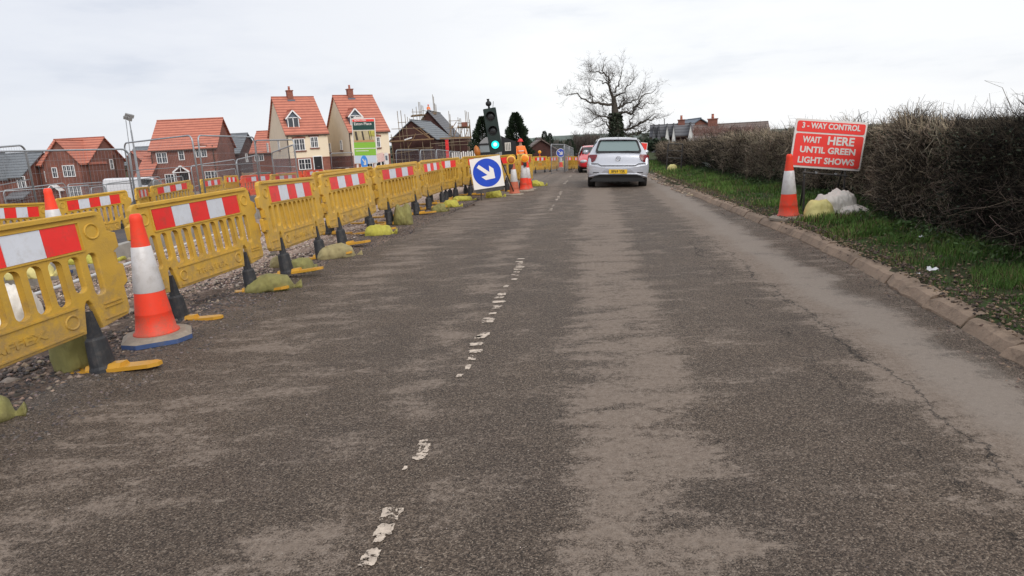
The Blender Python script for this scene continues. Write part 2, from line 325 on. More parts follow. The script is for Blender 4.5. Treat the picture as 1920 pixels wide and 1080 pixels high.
# ---------------------------------------------------------------- ground shape
CY = [-30, -3, 0, 2.06, 2.86, 4.04, 5.95, 7.87, 13.9, 18.46, 26.2, 32.1, 45, 80, 160]
CX = [-3.2, -.95, -.75, -.55, -.46, -.30, -.10, .11, .89, 1.47, 2.48, 3.26, 5.0, 9.5, 19]
KY = [-30, 0, 3.76, 6.35, 8.79, 14.83, 21.75, 32, 45, 80, 160]
KX = [-1.5, 2.35, 3.02, 3.55, 3.87, 4.36, 5.0, 6.4, 8.2, 12.8, 22.4]
def Cx(y): return np.interp(y, CY, CX)
def Kx(y): return np.interp(y, KY, KX)
def smooth(a, b, x):
    t = np.clip((np.asarray(x, float) - a) / (b - a), 0, 1); return t * t * (3 - 2 * t)
def G(x, y):
    """ground height (vectorised); the road is flat on the left half, falls to the kerb on the right"""
    x = np.asarray(x, float); y = np.asarray(y, float)
    s = x - Cx(y); k = Kx(y)
    road = -.022 * np.clip(s, 0, None)
    kk = -.022 * (k - Cx(y))
    verge = kk + .10 + .07 * np.clip(x - k - .1, 0, 1.6)
    z = np.where(x > k + .08, verge, np.where(x > k - .02, road, road))
    z = np.where(x > k - .02, np.where(x > k + .08, verge, kk), road)
    le = np.clip(-3.3 - s, 0, None)
    left = -.04 * smooth(0, 1.5, le) - .16 * smooth(3.8, 8, le) - .062 * np.clip(-x - 12, 0, 90) * smooth(8, 40, y) - .0
    z = np.where(s < -3.3, left, z)
    far = smooth(60, 400, y) * -2.5 - .42 * smooth(22, 40, y)
    return z + far
def g1(x, y): return float(G(x, y))
def ray(u, v): return RM @ Vector(((u - 960) / F, -(v - 540) / F, -1.))
def at(u, v, Y):
    d = ray(u, v); return Vector((0, 0, CAMH)) + d * (Y / d.y)
def gnd(u, v):
    z = 0.
    for _ in range(12):
        d = ray(u, v); p = Vector((0, 0, CAMH)) + d * ((z - CAMH) / d.z); z = g1(p.x, p.y)
    return Vector((p.x, p.y, z))

# ---- ground sheet
def grid_mesh(name, xs, ys, zf, mat_, uvf=None, sm=True):
    nx, ny = len(xs[0]) if hasattr(xs[0], '__len__') else len(xs), len(ys)
    X = np.array(xs if hasattr(xs[0], '__len__') else [xs] * ny); Y = np.repeat(np.array(ys)[:, None], nx, 1)
    V = np.stack([X, Y, zf(X, Y)], -1).reshape(-1, 3)
    i, j = np.meshgrid(np.arange(ny - 1), np.arange(nx - 1), indexing='ij')
    a = (i * nx + j).ravel(); Fc = np.stack([a, a + 1, a + nx + 1, a + nx], 1)
    me = np_mesh(name, V, Fc, mat_, smooth=sm)
    if uvf:
        uv = me.uv_layers.new(name='UVMap'); U = uvf(X, Y).reshape(-1, 2)
        uv.data.foreach_set('uv', U[Fc.ravel()].astype(np.float32).ravel())
    return me
def ground_mat():
    m = bpy.data.materials.new('site_ground'); m.use_nodes = True; t = m.node_tree; b = t.nodes['Principled BSDF']; b.inputs['Roughness'].default_value = .95; b.inputs['Specular IOR Level'].default_value = .2
    ge = N(t, 'ShaderNodeNewGeometry'); s = N(t, 'ShaderNodeSeparateXYZ'); t.links.new(ge.outputs['Position'], s.inputs[0])
    n1 = N(t, 'ShaderNodeTexNoise', Scale=.8, Detail=7., Roughness=.65); t.links.new(ge.outputs['Position'], n1.inputs['Vector'])
    n2 = N(t, 'ShaderNodeTexVoronoi', Scale=28.); t.links.new(ge.outputs['Position'], n2.inputs['Vector'])
    r1 = ramp(t, [(.3, (.055, .042, .036)), (.48, (.13, .095, .075)), (.62, (.20, .15, .12)), (.8, (.27, .22, .18))]); t.links.new(n1.outputs[0], r1.inputs[0])
    r2 = ramp(t, [(0, (.5, .5, .5)), (.5, (1, 1, 1)), (1, (1.5, 1.45, 1.4))]); t.links.new(n2.outputs['Color'], r2.inputs[0])
    mm = N(t, 'ShaderNodeMixRGB', blend_type='MULTIPLY', Fac=.8); t.links.new(r1.outputs[0], mm.inputs[1]); t.links.new(r2.outputs[0], mm.inputs[2])
    # painted land use masks: r = pale stone chippings, g = verge and fields
    at_ = N(t, 'ShaderNodeAttribute', attribute_name='Col'); sc_ = N(t, 'ShaderNodeSeparateColor'); t.links.new(at_.outputs['Color'], sc_.inputs[0])
    gr = ramp(t, [(.0, (.20, .14, .11)), (.5, (.42, .31, .25)), (1, (.56, .46, .39))]); t.links.new(n2.outputs['Color'], gr.inputs[0])
    m2 = N(t, 'ShaderNodeMixRGB'); t.links.new(sc_.outputs[0], m2.inputs[0]); t.links.new(mm.outputs[0], m2.inputs[1]); t.links.new(gr.outputs[0], m2.inputs[2])
    n3 = N(t, 'ShaderNodeTexNoise', Scale=7., Detail=7., Roughness=.7); t.links.new(ge.outputs['Position'], n3.inputs['Vector'])
    rg = ramp(t, [(.3, (.05, .04, .03)), (.5, (.045, .055, .022)), (.62, (.05, .09, .025)), (.8, (.11, .10, .05))]); t.links.new(n3.outputs[0], rg.inputs[0])
    m3 = N(t, 'ShaderNodeMixRGB'); t.links.new(sc_.outputs[1], m3.inputs[0]); t.links.new(m2.outputs[0], m3.inputs[1]); t.links.new(rg.outputs[0], m3.inputs[2])
    t.links.new(m3.outputs[0], b.inputs['Base Color'])
    bm = N(t, 'ShaderNodeBump', Strength=.8, Distance=.03); t.links.new(n2.outputs['Distance'], bm.inputs['Height']); t.links.new(bm.outputs[0], b.inputs['Normal'])
    return m
M['ground'] = ground_mat()
def zground(X, Y):
    z = G(X, Y); s = X - Cx(Y)
    inroad = (s > -2.1) & (X < Kx(Y) + .05) & (Y < 155)
    bumps = .02 * np.sin(X * 7.3 + Y * 3.1) * np.sin(Y * 5.7 - X * 2.9) * ((s < -3.0) & (Y < 60))
    return z + bumps - np.where(inroad, .05, 0.)
xs = np.unique(np.concatenate([np.linspace(-2500, -130, 14), np.linspace(-130, -14, 60), np.arange(-14, 14, .16), np.linspace(14, 60, 30), np.linspace(60, 2500, 20)]))
ys = np.unique(np.concatenate([np.linspace(-60, -4, 8), np.arange(-4, 30, .2), np.linspace(30, 160, 110), np.linspace(160, 5000, 40)]))
gm = grid_mesh('ground', xs, ys, zground, M['ground']); co = np.zeros(len(gm.vertices) * 3, np.float32); gm.vertices.foreach_get('co', co); co = co.reshape(-1, 3)
gx_, gy_ = co[:, 0], co[:, 1]; gs_ = gx_ - Cx(gy_)
pk = smooth(-3.0, -3.5, gs_) * smooth(6.4, 8.4, gy_ + .5 * np.sin(gx_ * 3)) * smooth(-7.5, -6, gs_) * smooth(60, 30, gy_)
pk += .45 * smooth(-6, -8, gs_) * smooth(10, 14, gy_) * smooth(90, 60, gy_)
gn = np.maximum(smooth(.0, .15, gx_ - Kx(gy_)), smooth(110, 160, gy_)); cc_ = np.stack([pk, gn, gn * 0, gn * 0 + 1], 1)
at0 = gm.color_attributes.new('Col', 'FLOAT_COLOR', 'POINT'); at0.data.foreach_set('color', cc_.astype(np.float32).ravel())
tag(link('ground', gm), kind='structure')

# ---- road
def road_mat():
    m = bpy.data.materials.new('worn_asphalt'); m.use_nodes = True; t = m.node_tree; b = t.nodes['Principled BSDF']
    b.inputs['Specular IOR Level'].default_value = .35
    uv = N(t, 'ShaderNodeUVMap', uv_map='UVMap'); s = N(t, 'ShaderNodeSeparateXYZ'); t.links.new(uv.outputs[0], s.inputs[0])
    def noise(scale, det=5., rough=.6, stretch=None, dist=0.):
        n = N(t, 'ShaderNodeTexNoise', Scale=scale, Detail=det, Roughness=rough); n.inputs['Distortion'].default_value = dist
        if stretch:
            mp = N(t, 'ShaderNodeMapping'); mp.inputs['Scale'].default_value = stretch; t.links.new(uv.outputs[0], mp.inputs[0]); t.links.new(mp.outputs[0], n.inputs['Vector'])
        else: t.links.new(uv.outputs[0], n.inputs['Vector'])
        return n.outputs[0]
    def math_(op, a, b_=None, c=None, clamp=False):
        n = N(t, 'ShaderNodeMath', operation=op, use_clamp=clamp)
        for i, q in enumerate((a, b_, c)):
            if q is None: continue
            if isinstance(q, (int, float)): n.inputs[i].default_value = q
            else: t.links.new(q, n.inputs[i])
        return n.outputs[0]
    def band(centre, half, soft, wob=None):
        x = s.outputs[0] if wob is None else math_('ADD', s.outputs[0], wob)
        d = math_('ABSOLUTE', math_('SUBTRACT', x, centre))
        n = N(t, 'ShaderNodeMapRange', interpolation_type='SMOOTHSTEP'); n.inputs['From Min'].default_value = half + soft; n.inputs['From Max'].default_value = half - soft
        t.links.new(d, n.inputs[0]); return n.outputs[0]
    wob = math_('MULTIPLY', math_('SUBTRACT', noise(1.3, 6., .7), .5), .75)
    fy = N(t, 'ShaderNodeMapRange'); fy.inputs['From Min'].default_value = 6; fy.inputs['From Max'].default_value = 22; fy.inputs['To Max'].default_value = .20; t.links.new(s.outputs[1], fy.inputs[0])
    b1 = band(1.02, .34, .20, wob); b2 = band(2.78, .33, .2, wob); b3 = band(-1.55, .42, .45, wob); b4 = band(-.28, .16, .14, wob); b5 = band(3.75, .3, .25, wob)
    big = noise(.9, 6., .62, (1., .8, 1.)); streak = noise(3.2, 8., .72, (.8, 1.9, 1.), .3); patch = noise(1.9, 7., .66, (.75, 1.7, 1.), .4)
    fine = noise(26., 5., .75); grain = noise(150., 4., .75)
    # mud film
    w1 = math_('MULTIPLY', b1, .50); w2 = math_('MULTIPLY', b2, .60); w3 = math_('MULTIPLY', b3, .25); w4 = math_('MULTIPLY', b4, .24); w5 = math_('MULTIPLY', b5, .22)
    ws = math_('MAXIMUM', math_('MAXIMUM', w1, w2), math_('MAXIMUM', w3, math_('MAXIMUM', w4, w5)))
    a = math_('ADD', ws, math_('MULTIPLY', math_('SUBTRACT', streak, .5), 1.7))
    a = math_('ADD', a, fy.outputs[0])
    a = math_('ADD', a, math_('MULTIPLY', math_('SUBTRACT', patch, .5), 1.7))
    a = math_('ADD', a, math_('MULTIPLY', math_('SUBTRACT', fine, .5), 1.25))
    a = math_('ADD', a, math_('MULTIPLY', math_('SUBTRACT', grain, .5), 1.3))
    mr_ = N(t, 'ShaderNodeMapRange', interpolation_type='SMOOTHSTEP'); mr_.inputs['From Min'].default_value = .12; mr_.inputs['From Max'].default_value = .50; t.links.new(a, mr_.inputs[0]); mud = mr_.outputs[0]
    # aggregate
    vo = N(t, 'ShaderNodeTexVoronoi', Scale=165.); t.links.new(uv.outputs[0], vo.inputs['Vector'])
    sepc = N(t, 'ShaderNodeSeparateColor'); t.links.new(vo.outputs['Color'], sepc.inputs[0])
    ag = ramp(t, [(0, (.025, .018, .0135)), (.35, (.068, .051, .039)), (.7, (.122, .095, .074)), (.9, (.175, .140, .112)), (1, (.27, .23, .19))]); t.links.new(sepc.outputs[0], ag.inputs[0])
    agn = ramp(t, [(.3, (.62, .62, .64)), (.7, (1.35, 1.3, 1.26))]); t.links.new(grain, agn.inputs[0])
    asp = N(t, 'ShaderNodeMixRGB', blend_type='MULTIPLY', Fac=1.); t.links.new(ag.outputs[0], asp.inputs[1]); t.links.new(agn.outputs[0], asp.inputs[2])
    tone = ramp(t, [(.3, (.86, .85, .84)), (.7, (1.17, 1.13, 1.06))]); t.links.new(big, tone.inputs[0])
    asp2 = N(t, 'ShaderNodeMixRGB', blend_type='MULTIPLY', Fac=1.); t.links.new(asp.outputs[0], asp2.inputs[1]); t.links.new(tone.outputs[0], asp2.inputs[2])
    mc = ramp(t, [(.25, (.155, .118, .092)), (.5, (.22, .175, .142)), (.75, (.29, .24, .20))]); t.links.new(fine, mc.inputs[0])
    mixm = N(t, 'ShaderNodeMixRGB'); t.links.new(math_('MULTIPLY', mud, .74), mixm.inputs[0]); t.links.new(asp2.outputs[0], mixm.inputs[1])
    gsp = ramp(t, [(.32, (.62, .60, .58)), (.46, (.95, .95, .95)), (.70, (1.22, 1.20, 1.18))]); t.links.new(noise(75., 6., .8), gsp.inputs[0])
    mcg = N(t, 'ShaderNodeMixRGB', blend_type='MULTIPLY', Fac=.85); t.links.new(mc.outputs[0], mcg.inputs[1]); t.links.new(gsp.outputs[0], mcg.inputs[2]); t.links.new(mcg.outputs[0], mixm.inputs[2])
    # greyer smooth patch inside wheel track 2 (bitumen worn flat)
    gw = math_('MULTIPLY', band(2.95, .2, .12, wob), .55)
    mg = N(t, 'ShaderNodeMixRGB'); t.links.new(gw, mg.inputs[0]); t.links.new(mixm.outputs[0], mg.inputs[1]); mg.inputs[2].default_value = (.25, .215, .185, 1)
    # dark damp edge strips
    e1 = math_('MULTIPLY', band(-2.75, .42, .25, wob), .75); e2 = math_('MULTIPLY', band(4.05, .4, .3, wob), .5)
    em = N(t, 'ShaderNodeMixRGB'); t.links.new(math_('MAXIMUM', e1, e2), em.inputs[0]); t.links.new(mg.outputs[0], em.inputs[1])
    t.links.new(asp2.outputs[0], em.inputs[2])
    # cracks
    cn = math_('ADD', math_('MULTIPLY', math_('SUBTRACT', noise(1.1, 8., .75), .5), .75), math_('MULTIPLY', math_('SUBTRACT', noise(9., 4.), .5), .12))
    c1 = band(2.52, .007, .009, cn)
    cn2 = math_('MULTIPLY', math_('SUBTRACT', noise(1.7, 8., .75, (1, .6, 1)), .5), .8)
    c2 = band(2.2, .004, .005, cn2)
    gate = N(t, 'ShaderNodeMapRange'); gate.inputs['From Min'].default_value = .46; gate.inputs['From Max'].default_value = .52; t.links.new(noise(.9, 4.), gate.inputs[0])
    yg = N(t, 'ShaderNodeMapRange'); yg.inputs['From Min'].default_value = 10; yg.inputs['From Max'].default_value = 8.4; t.links.new(s.outputs[1], yg.inputs[0])
    cr = math_('MULTIPLY', math_('MAXIMUM', c1, math_('MULTIPLY', c2, math_('SUBTRACT', 1., gate.outputs[0]))), math_('MULTIPLY', yg.outputs[0], .9))
    cm = N(t, 'ShaderNodeMixRGB'); t.links.new(cr, cm.inputs[0]); t.links.new(em.outputs[0], cm.inputs[1]); cm.inputs[2].default_value = (.018, .016, .015, 1)
    t.links.new(cm.outputs[0], b.inputs['Base Color'])
    rr = ramp(t, [(0, (.72,) * 3), (1, (.9,) * 3)]); t.links.new(mud, rr.inputs[0]); t.links.new(rr.outputs[0], b.inputs['Roughness'])
    hh = math_('ADD', math_('MULTIPLY', vo.outputs['Distance'], -1.), math_('MULTIPLY', cr, -2.))
    bs = N(t, 'ShaderNodeBump', Distance=.006); t.links.new(hh, bs.inputs['Height'])
    t.links.new(math_('MULTIPLY', math_('SUBTRACT', 1.3, mud), .8), bs.inputs['Strength']); t.links.new(bs.outputs[0], b.inputs['Normal'])
    return m
M['road'] = road_mat()
ry = np.unique(np.concatenate([np.arange(-8, 40, .25), np.linspace(40, 155, 60)]))
RX = []
for y in ry:
    l = -2.55 + .10 * math.sin(y * 1.3) + .06 * math.sin(y * 4.1) + (0 if y < 6 else min(.5, (y - 6) * .05))
    if y > 22: l -= min(8, (y - 22) * .9)
    if y > 60: l = -3
    RX.append(np.linspace(Cx(y) + l, Kx(y) + .03, 26))
me = grid_mesh('road', RX, ry, lambda X, Y: G(X, Y) + .004, M['road'], lambda X, Y: np.stack([X - Cx(Y), Y], -1))
tag(link('road', me), kind='structure')
# fresh black tarmac beyond the inner kerb
M['tarmac'] = mat('new_tarmac', (.058, .054, .058), .85, var=.25, vscale=3, bump=.6, bscale=120, dirt=(.16, .12, .10), dscale=.8, damt=.8)
me = grid_mesh('path', [np.linspace(-9.4 - .1 * (y - 5), -6.02, 12) for y in np.arange(4, 26, .5)], np.arange(4, 26, .5), lambda X, Y: G(X, Y) + .19, M['tarmac'])
tag(link('new_path', me), kind='structure')
# inner concrete kerb
mb = MB(); y = 5.6; rk = random.Random(3)
while y < 17:
    L = .9; x = -5.93 - .012 * (y - 8) + rk.uniform(-.006, .006); z = g1(x, y)
    mb.box((x, y + L / 2, z + .11), (.14, L - .012, .24), rot=(rk.uniform(-.01, .01), 0, rk.uniform(-.01, .01))); y += L
o = mb.build('inner_kerb', M['concrete']); tag(o, kind='structure')
o = MB().tube([(-5.15 - .02 * (y - 7) + .03 * math.sin(y), y, g1(-5.1, y) + .10) for y in np.arange(5.4, 13, .5)], .022, 8).build('conduit_pipe', M['pipe'], smooth=True)
tag(o, 'pale thin pipe lying along the foot of the concrete kerb behind the barriers', 'pipe')

# ---- right kerb stones
mb = MB(); rk = random.Random(5); y = 1.2
def kpt(y, off): # point at lateral offset from the kerb face
    x = float(Kx(y)); d = (float(Kx(y + .1)) - float(Kx(y - .1))) / .2; n = Vector((1, -d, 0)).normalized(); return Vector((x, y, 0)) + n * off
while y < 48:
    L = .915 if rk.random() > .15 else .6
    if y > 18 and rk.random() < .35: y += L; continue
    tw = rk.uniform(-.018, .018); gp = rk.uniform(.004, .014); a, b_ = kpt(y + gp, tw), kpt(y + L - gp, -tw * .6); dz = rk.uniform(-.014, .008) - (.03 if y > 17 else 0); n = 6; wv = []
    for i in range(n + 1):
        p = a.lerp(b_, i / n); q = kpt(p.y, .0) ; jit = rk.uniform(-.006, .006) - (rk.uniform(.01, .035) if rk.random() < .16 else 0)
        zb = g1(Kx(p.y) - .05, p.y); nn = (kpt(p.y, .1) - kpt(p.y, 0)).normalized()
        for off, hz in ((-.015, -.06), (-.005 + jit, .015), (.045 + jit, .085 + jit * .6), (.075, .10 + jit * .5), (.16 + jit, .108 + jit * .4), (.17, -.06)):
            wv.append(Vector((p.x, p.y, zb)) + nn * off + Vector((0, 0, hz + dz)))
    fs = [(i * 6 + k, (i + 1) * 6 + k, (i + 1) * 6 + k + 1, i * 6 + k + 1) for i in range(n) for k in range(5)] + [tuple(range(6)), tuple(range(n * 6, n * 6 + 6))[::-1]]
    mb.add(wv, fs); y += L
o = mb.build('kerb', M['kerb'], smooth=False); tag(o, kind='structure')
# ---- worn centre line fragments
mb = MB(); rk = random.Random(11)
def blob(px, py, wx, wy, seed):
    r_ = random.Random(seed); p0 = gnd(px, py); n = 30; pts = []
    for i in range(n):
        a = 2 * math.pi * i / n; c_, s_ = math.cos(a), math.sin(a); k = 1 / max(abs(c_), abs(s_)) ** .75
        q = k * (.88 + .30 * mnoise.noise(Vector((c_ * 1.6, s_ * 1.6, seed * 3.7))) + .22 * mnoise.noise(Vector((c_ * 5, s_ * 5, seed * 1.3))) + r_.uniform(-.05, .05))
        y_ = p0.y + wy * q * s_; x = p0.x + wx * q * c_ + .13 * wy * q * s_
        pts.append((x, y_))
    c = g1(p0.x, p0.y) + .008
    mb.add([(x, y_, g1(x, y_) + .008) for x, y_ in pts] + [(p0.x, p0.y, c)], [(i, (i + 1) % n, n) for i in range(n)])
for k, (px, py, wx, wy) in enumerate([(695, 1048, .035, .05), (712, 1012, .02, .03), (722, 995, .035, .045), (733, 965, .045, .05), (788, 858, .03, .035), (795, 842, .03, .05), (793, 832, .025, .03),
        (878, 690, .02, .05), (886, 672, .03, .06), (892, 660, .05, .04), (897, 640, .06, .10), (905, 630, .05, .07), (870, 560, .0, .0), (915, 603, .055, .07), (920, 594, .055, .10), (932, 577, .045, .08),
        (936, 563, .05, .10), (940, 553, .05, .06), (939, 567, .045, .04), (949, 538, .03, .05), (966, 521, .045, .12), (969, 511, .055, .18), (973, 500, .06, .22), (975, 489, .055, .12),
        (1033, 393, .05, .25), (1038, 386, .04, .2), (1046, 372, .05, .5), (1051, 362, .06, .5), (1061, 342, .06, .9), (1069, 331, .06, 1.4), (1077, 320, .06, 1.2), (862, 706, .02, .03), (760, 880, .01, .02)]):
    if not wx: continue
    if wy < .09: blob(px, py, wx, wy, k); continue
    m_ = max(2, int(wy / .05)) if wy < .3 else 3
    p0 = gnd(px, py)
    for q_ in range(m_):     # long runs are crazed into short cross pieces
        yy_ = p0.y + (q_ / (m_ - 1) - .5) * 2 * wy * .85; dd = Vector((p0.x + .13 * (yy_ - p0.y) + rk.uniform(-.012, .012), yy_, 0)); dd.z = g1(dd.x, dd.y)
        uu = RM.transposed() @ (dd - Vector((0, 0, CAMH))); blob(960 + F * uu.x / -uu.z, 540 - F * uu.y / -uu.z, wx * rk.uniform(.55, 1.05), wy / m_ * rk.uniform(.55, .9), k * 17 + q_)
o = mb.build('centre_line', M['paint']); tag(o, kind='structure')
# a long joint / cut in the far tarmac
mb = MB(); js = [gnd(*p) for p in ((1000, 346), (1012, 338), (1030, 327), (1048, 321), (1066, 319))]
vs = []
for p in js: vs += [Vector((p.x, p.y - .11, p.z + .008)), Vector((p.x, p.y + .11, p.z + .008))]
mb.add(vs, [(2 * i, 2 * i + 2, 2 * i + 3, 2 * i + 1) for i in range(len(js) - 1)])
o = mb.build('road_joint', M['matt']); tag(o, kind='structure')

# ---------------------------------------------------------------- scattered stuff (stones, grass, hedge)
OCT = np.array([[1, 0, 0], [-1, 0, 0], [0, 1, 0], [0, -1, 0], [0, 0, 1], [0, 0, -1.]]); OF = np.array([[0, 2, 4], [2, 1, 4], [1, 3, 4], [3, 0, 4], [2, 0, 5], [1, 2, 5], [3, 1, 5], [0, 3, 5]])
def stones(name, pts, size, cols, flat=.6):
    n = len(pts); J = RNG.uniform(.6, 1.3, (n, 6, 1)) * OCT[None] * size[:, None, None]
    J += RNG.normal(0, .15, (n, 6, 3)) * size[:, None, None]; J[..., 2] *= flat
    a = RNG.uniform(0, 6.28, n); c, s_ = np.cos(a)[:, None], np.sin(a)[:, None]
    X = J[..., 0] * c - J[..., 1] * s_; Y = J[..., 0] * s_ + J[..., 1] * c; J = np.stack([X, Y, J[..., 2]], -1)
    V = (J + pts[:, None]).reshape(-1, 3); Fc = (OF[None] + np.arange(n)[:, None, None] * 6).reshape(-1, 3)
    return np_mesh(name, V, Fc, M['stone'], np.repeat(cols, 6, 0))
def tint(c, n, v=.25): return np.clip(np.array(c)[None] * RNG.uniform(1 - v, 1 + v, (n, 1)) * RNG.uniform(.94, 1.06, (n, 3)), 0, 1)
P, S, Cc = [], [], []
def scatter(n, xf, yf, smin, smax, cols, up=0.):
    y = yf(n); x = xf(y, n); z = G(x, y) + up; s = RNG.uniform(smin, smax, n) ** 1.0
    P.append(np.stack([x, y, z], 1)); S.append(s); Cc.append(np.concatenate([tint(c, n, .35)[i::len(cols)] for i, c in enumerate(cols)])[:n] if len(cols) > 1 else tint(cols[0], n, .35))
U = RNG.uniform
scatter(16000, lambda y, n: Cx(y) + U(-3.5, -2.2, n) + .15, lambda n: 2.2 + 16 * U(0, 1, n) ** 1.3, .005, .019, [(.09, .075, .07), (.16, .13, .12), (.05, .045, .045)])
scatter(9000, lambda y, n: U(-5.9, -2.9, n), lambda n: 3 + 6 * U(0, 1, n), .01, .032, [(.10, .08, .07), (.20, .15, .12), (.06, .05, .05), (.30, .22, .17)])
scatter(13000, lambda y, n: Cx(y) + U(-6, -3.05, n), lambda n: 7 + 10 * U(0, 1, n) ** 1.2, .012, .03, [(.45, .34, .28), (.30, .22, .18), (.55, .46, .40), (.18, .13, .11)])
scatter(7000, lambda y, n: -9 + U(-3, 3, n), lambda n: 11 + 14 * U(0, 1, n), .02, .06, [(.22, .17, .13), (.12, .09, .07), (.30, .24, .18)])
scatter(500, lambda y, n: U(-5.9, -3.4, n), lambda n: 4 + 7 * U(0, 1, n), .03, .075, [(.28, .23, .19), (.16, .13, .11)])
tag(link('gravel', stones('gravel', np.concatenate(P), np.concatenate(S), np.concatenate(Cc))), kind='stuff')
P, S, Cc = [], [], []
scatter(2600, lambda y, n: Kx(y) - np.abs(RNG.normal(0, .10, n)) - .02, lambda n: 2.5 + 24 * U(0, 1, n) ** 1.5, .004, .02, [(.10, .07, .055), (.17, .12, .09), (.06, .045, .04)])
scatter(170, lambda y, n: Kx(y) + np.abs(U(-.35, .35, n)) * -1 + .15, lambda n: 16 + 10 * U(0, 1, n), .02, .06, [(.34, .26, .19), (.22, .16, .12)], .01)
scatter(900, lambda y, n: Cx(y) + U(-2.4, 4, n), lambda n: 1.6 + 12 * U(0, 1, n) ** 1.4, .0015, .0045, [(.45, .40, .36), (.2, .17, .15)], .005)
scatter(5200, lambda y, n: Kx(y) + .05 + np.abs(RNG.normal(0, .45, n)), lambda n: 2.6 + 20 * U(0, 1, n) ** 1.3, .005, .021, [(.2, .14, .09), (.1, .07, .05), (.28, .20, .12), (.06, .045, .035)], .012)
scatter(900, lambda y, n: Kx(y) + .19 - np.abs(RNG.normal(0, .06, n)), lambda n: 2.6 + 18 * U(0, 1, n) ** 1.3, .004, .022, [(.13, .09, .065), (.08, .055, .045)], .075)
tag(link('debris', stones('debris', np.concatenate(P), np.concatenate(S), np.concatenate(Cc))), kind='stuff')

HY_ = [-3, 3, 5, 6, 8, 9, 9.9, 10.7, 12, 14, 18, 25, 32, 45]; HX_ = [4.1, 4.40, 4.62, 4.75, 5.0, 5.2, 5.6, 5.85, 5.9, 6.02, 6.35, 7.05, 8.1, 10.2]
def hx(y): return np.interp(y, HY_, HX_)
def hash_noise(x, y, sc_):
    return np.array([mnoise.noise(Vector((a * sc_, b * sc_, 3.1))) for a, b in zip(x, y)])
def grass(n, y0, y1, pw, hmin, hmax, wd):
    y = y0 + (y1 - y0) * U(0, 1, n) ** pw; off = .16 + (hx(y) + .25 - Kx(y) - .16) * U(0, 1, n) ** .9
    x = Kx(y) + off
    ns = hash_noise(x, y, 1.1); ns2 = hash_noise(x + 30, y, 3.)
    thin = np.clip((off - .16) / .35, .0, 1) * .65 + .35
    keep = U(0, 1, n) < thin * np.clip(.62 + 1.9 * ns2 + .6 * ns, .06, 1)
    x, y, ns, off, ns2 = x[keep], y[keep], ns[keep], off[keep], ns2[keep]; n = len(x)
    h = U(hmin, hmax, n) * (.75 + .9 * np.clip(ns + .2, 0, 1)) * np.clip(.35 + off * 1.2, .3, 1); a = U(0, 6.28, n); ln = U(.15, .75, n) * h; w_ = wd * U(.7, 1.3, n)
    z = G(x, y) - .005; dx, dy = np.cos(a), np.sin(a)
    # lean mostly toward the road, as in long tufts
    b0 = np.stack([x - dy * w_, y + dx * w_, z], 1); b1 = np.stack([x + dy * w_, y - dx * w_, z], 1)
    m0 = np.stack([x - dy * w_ * .8 + dx * ln * .35, y + dx * w_ * .8 + dy * ln * .35, z + h * .6], 1); m1 = np.stack([x + dy * w_ * .8 + dx * ln * .35, y - dx * w_ * .8 + dy * ln * .35, z + h * .6], 1)
    tp = np.stack([x + dx * ln, y + dy * ln, z + h], 1)
    V = np.stack([b0, b1, m1, m0, tp], 1).reshape(-1, 3); i5 = np.arange(n)[:, None] * 5
    Fc = np.concatenate([i5 + [0, 1, 2], i5 + [0, 2, 3], i5 + [3, 2, 4]])
    g = np.array([.055, .125, .022]); g2 = np.array([.15, .26, .05]); dr = np.array([.22, .16, .08]); br = np.array([.09, .06, .035])
    t_ = np.clip(.4 + ns + U(-.3, .3, n), 0, 1)[:, None]; c = g * (1 - t_) + g2 * t_
    edge = np.clip(1 - (off - .15) / .4, 0, 1)
    dry = (U(0, 1, n) < .12 + .6 * edge + .45 * (ns2 < -.12))[:, None]; c = np.where(dry, np.where(U(0, 1, (n, 1)) < .5, dr, br), c)
    c = c * U(.65, 1.25, (n, 1))
    return V, Fc, np.repeat(c, 5, 0)
parts = [grass(70000, 2.6, 9, 1.2, .03, .11, .0022), grass(60000, 8, 26, 1.3, .04, .12, .005), grass(12000, 24, 60, 1.3, .06, .14, .014)]
def cat_(parts):
    V, Fc, C_ = [], [], []; b = 0
    for v, f, c in parts: V.append(v); Fc.append(f + b); C_.append(c); b += len(v)
    return np.concatenate(V), np.concatenate(Fc), np.concatenate(C_)
v, f, c = cat_(parts)
tag(link('grass', np_mesh('grass', v, f, M['grass'], c)), kind='stuff')

# ---- hedge
def tubes(P0, D, L, rad, bend, col, ns=3):
    """n curved three-sided twigs"""
    n = len(P0); D = D / np.linalg.norm(D, axis=1, keepdims=True)
    A = np.cross(D, RNG.normal(0, 1, (n, 3))); A /= np.linalg.norm(A, axis=1, keepdims=True) + 1e-9; B = np.cross(D, A)
    Bv = RNG.normal(0, 1, (n, 3)) * bend[:, None]; Bv2 = RNG.normal(0, 1, (n, 3)) * bend[:, None] * .6; rings = []
    for i in range(ns + 1):
        t_ = i / ns; c0 = P0 + D * (L * t_)[:, None] + Bv * (t_ * (1 - t_) * 4) * L[:, None] * .25 + Bv2 * math.sin(t_ * 6.28) * L[:, None] * .15; r = rad * (1 - .65 * t_)
        for k in range(3):
            an = 2.094 * k; rings.append(c0 + (A * math.cos(an) + B * math.sin(an)) * r[:, None])
    V = np.stack(rings, 1).reshape(-1, 3); m = 3 * (ns + 1); q = []
    for i in range(ns):
        for k in range(3): q.append([i * 3 + k, i * 3 + (k + 1) % 3, (i + 1) * 3 + (k + 1) % 3, (i + 1) * 3 + k])
    Fc = (np.array(q)[None] + (np.arange(n) * m)[:, None, None]).reshape(-1, 4)
    return V, Fc, np.repeat(col, m, 0)
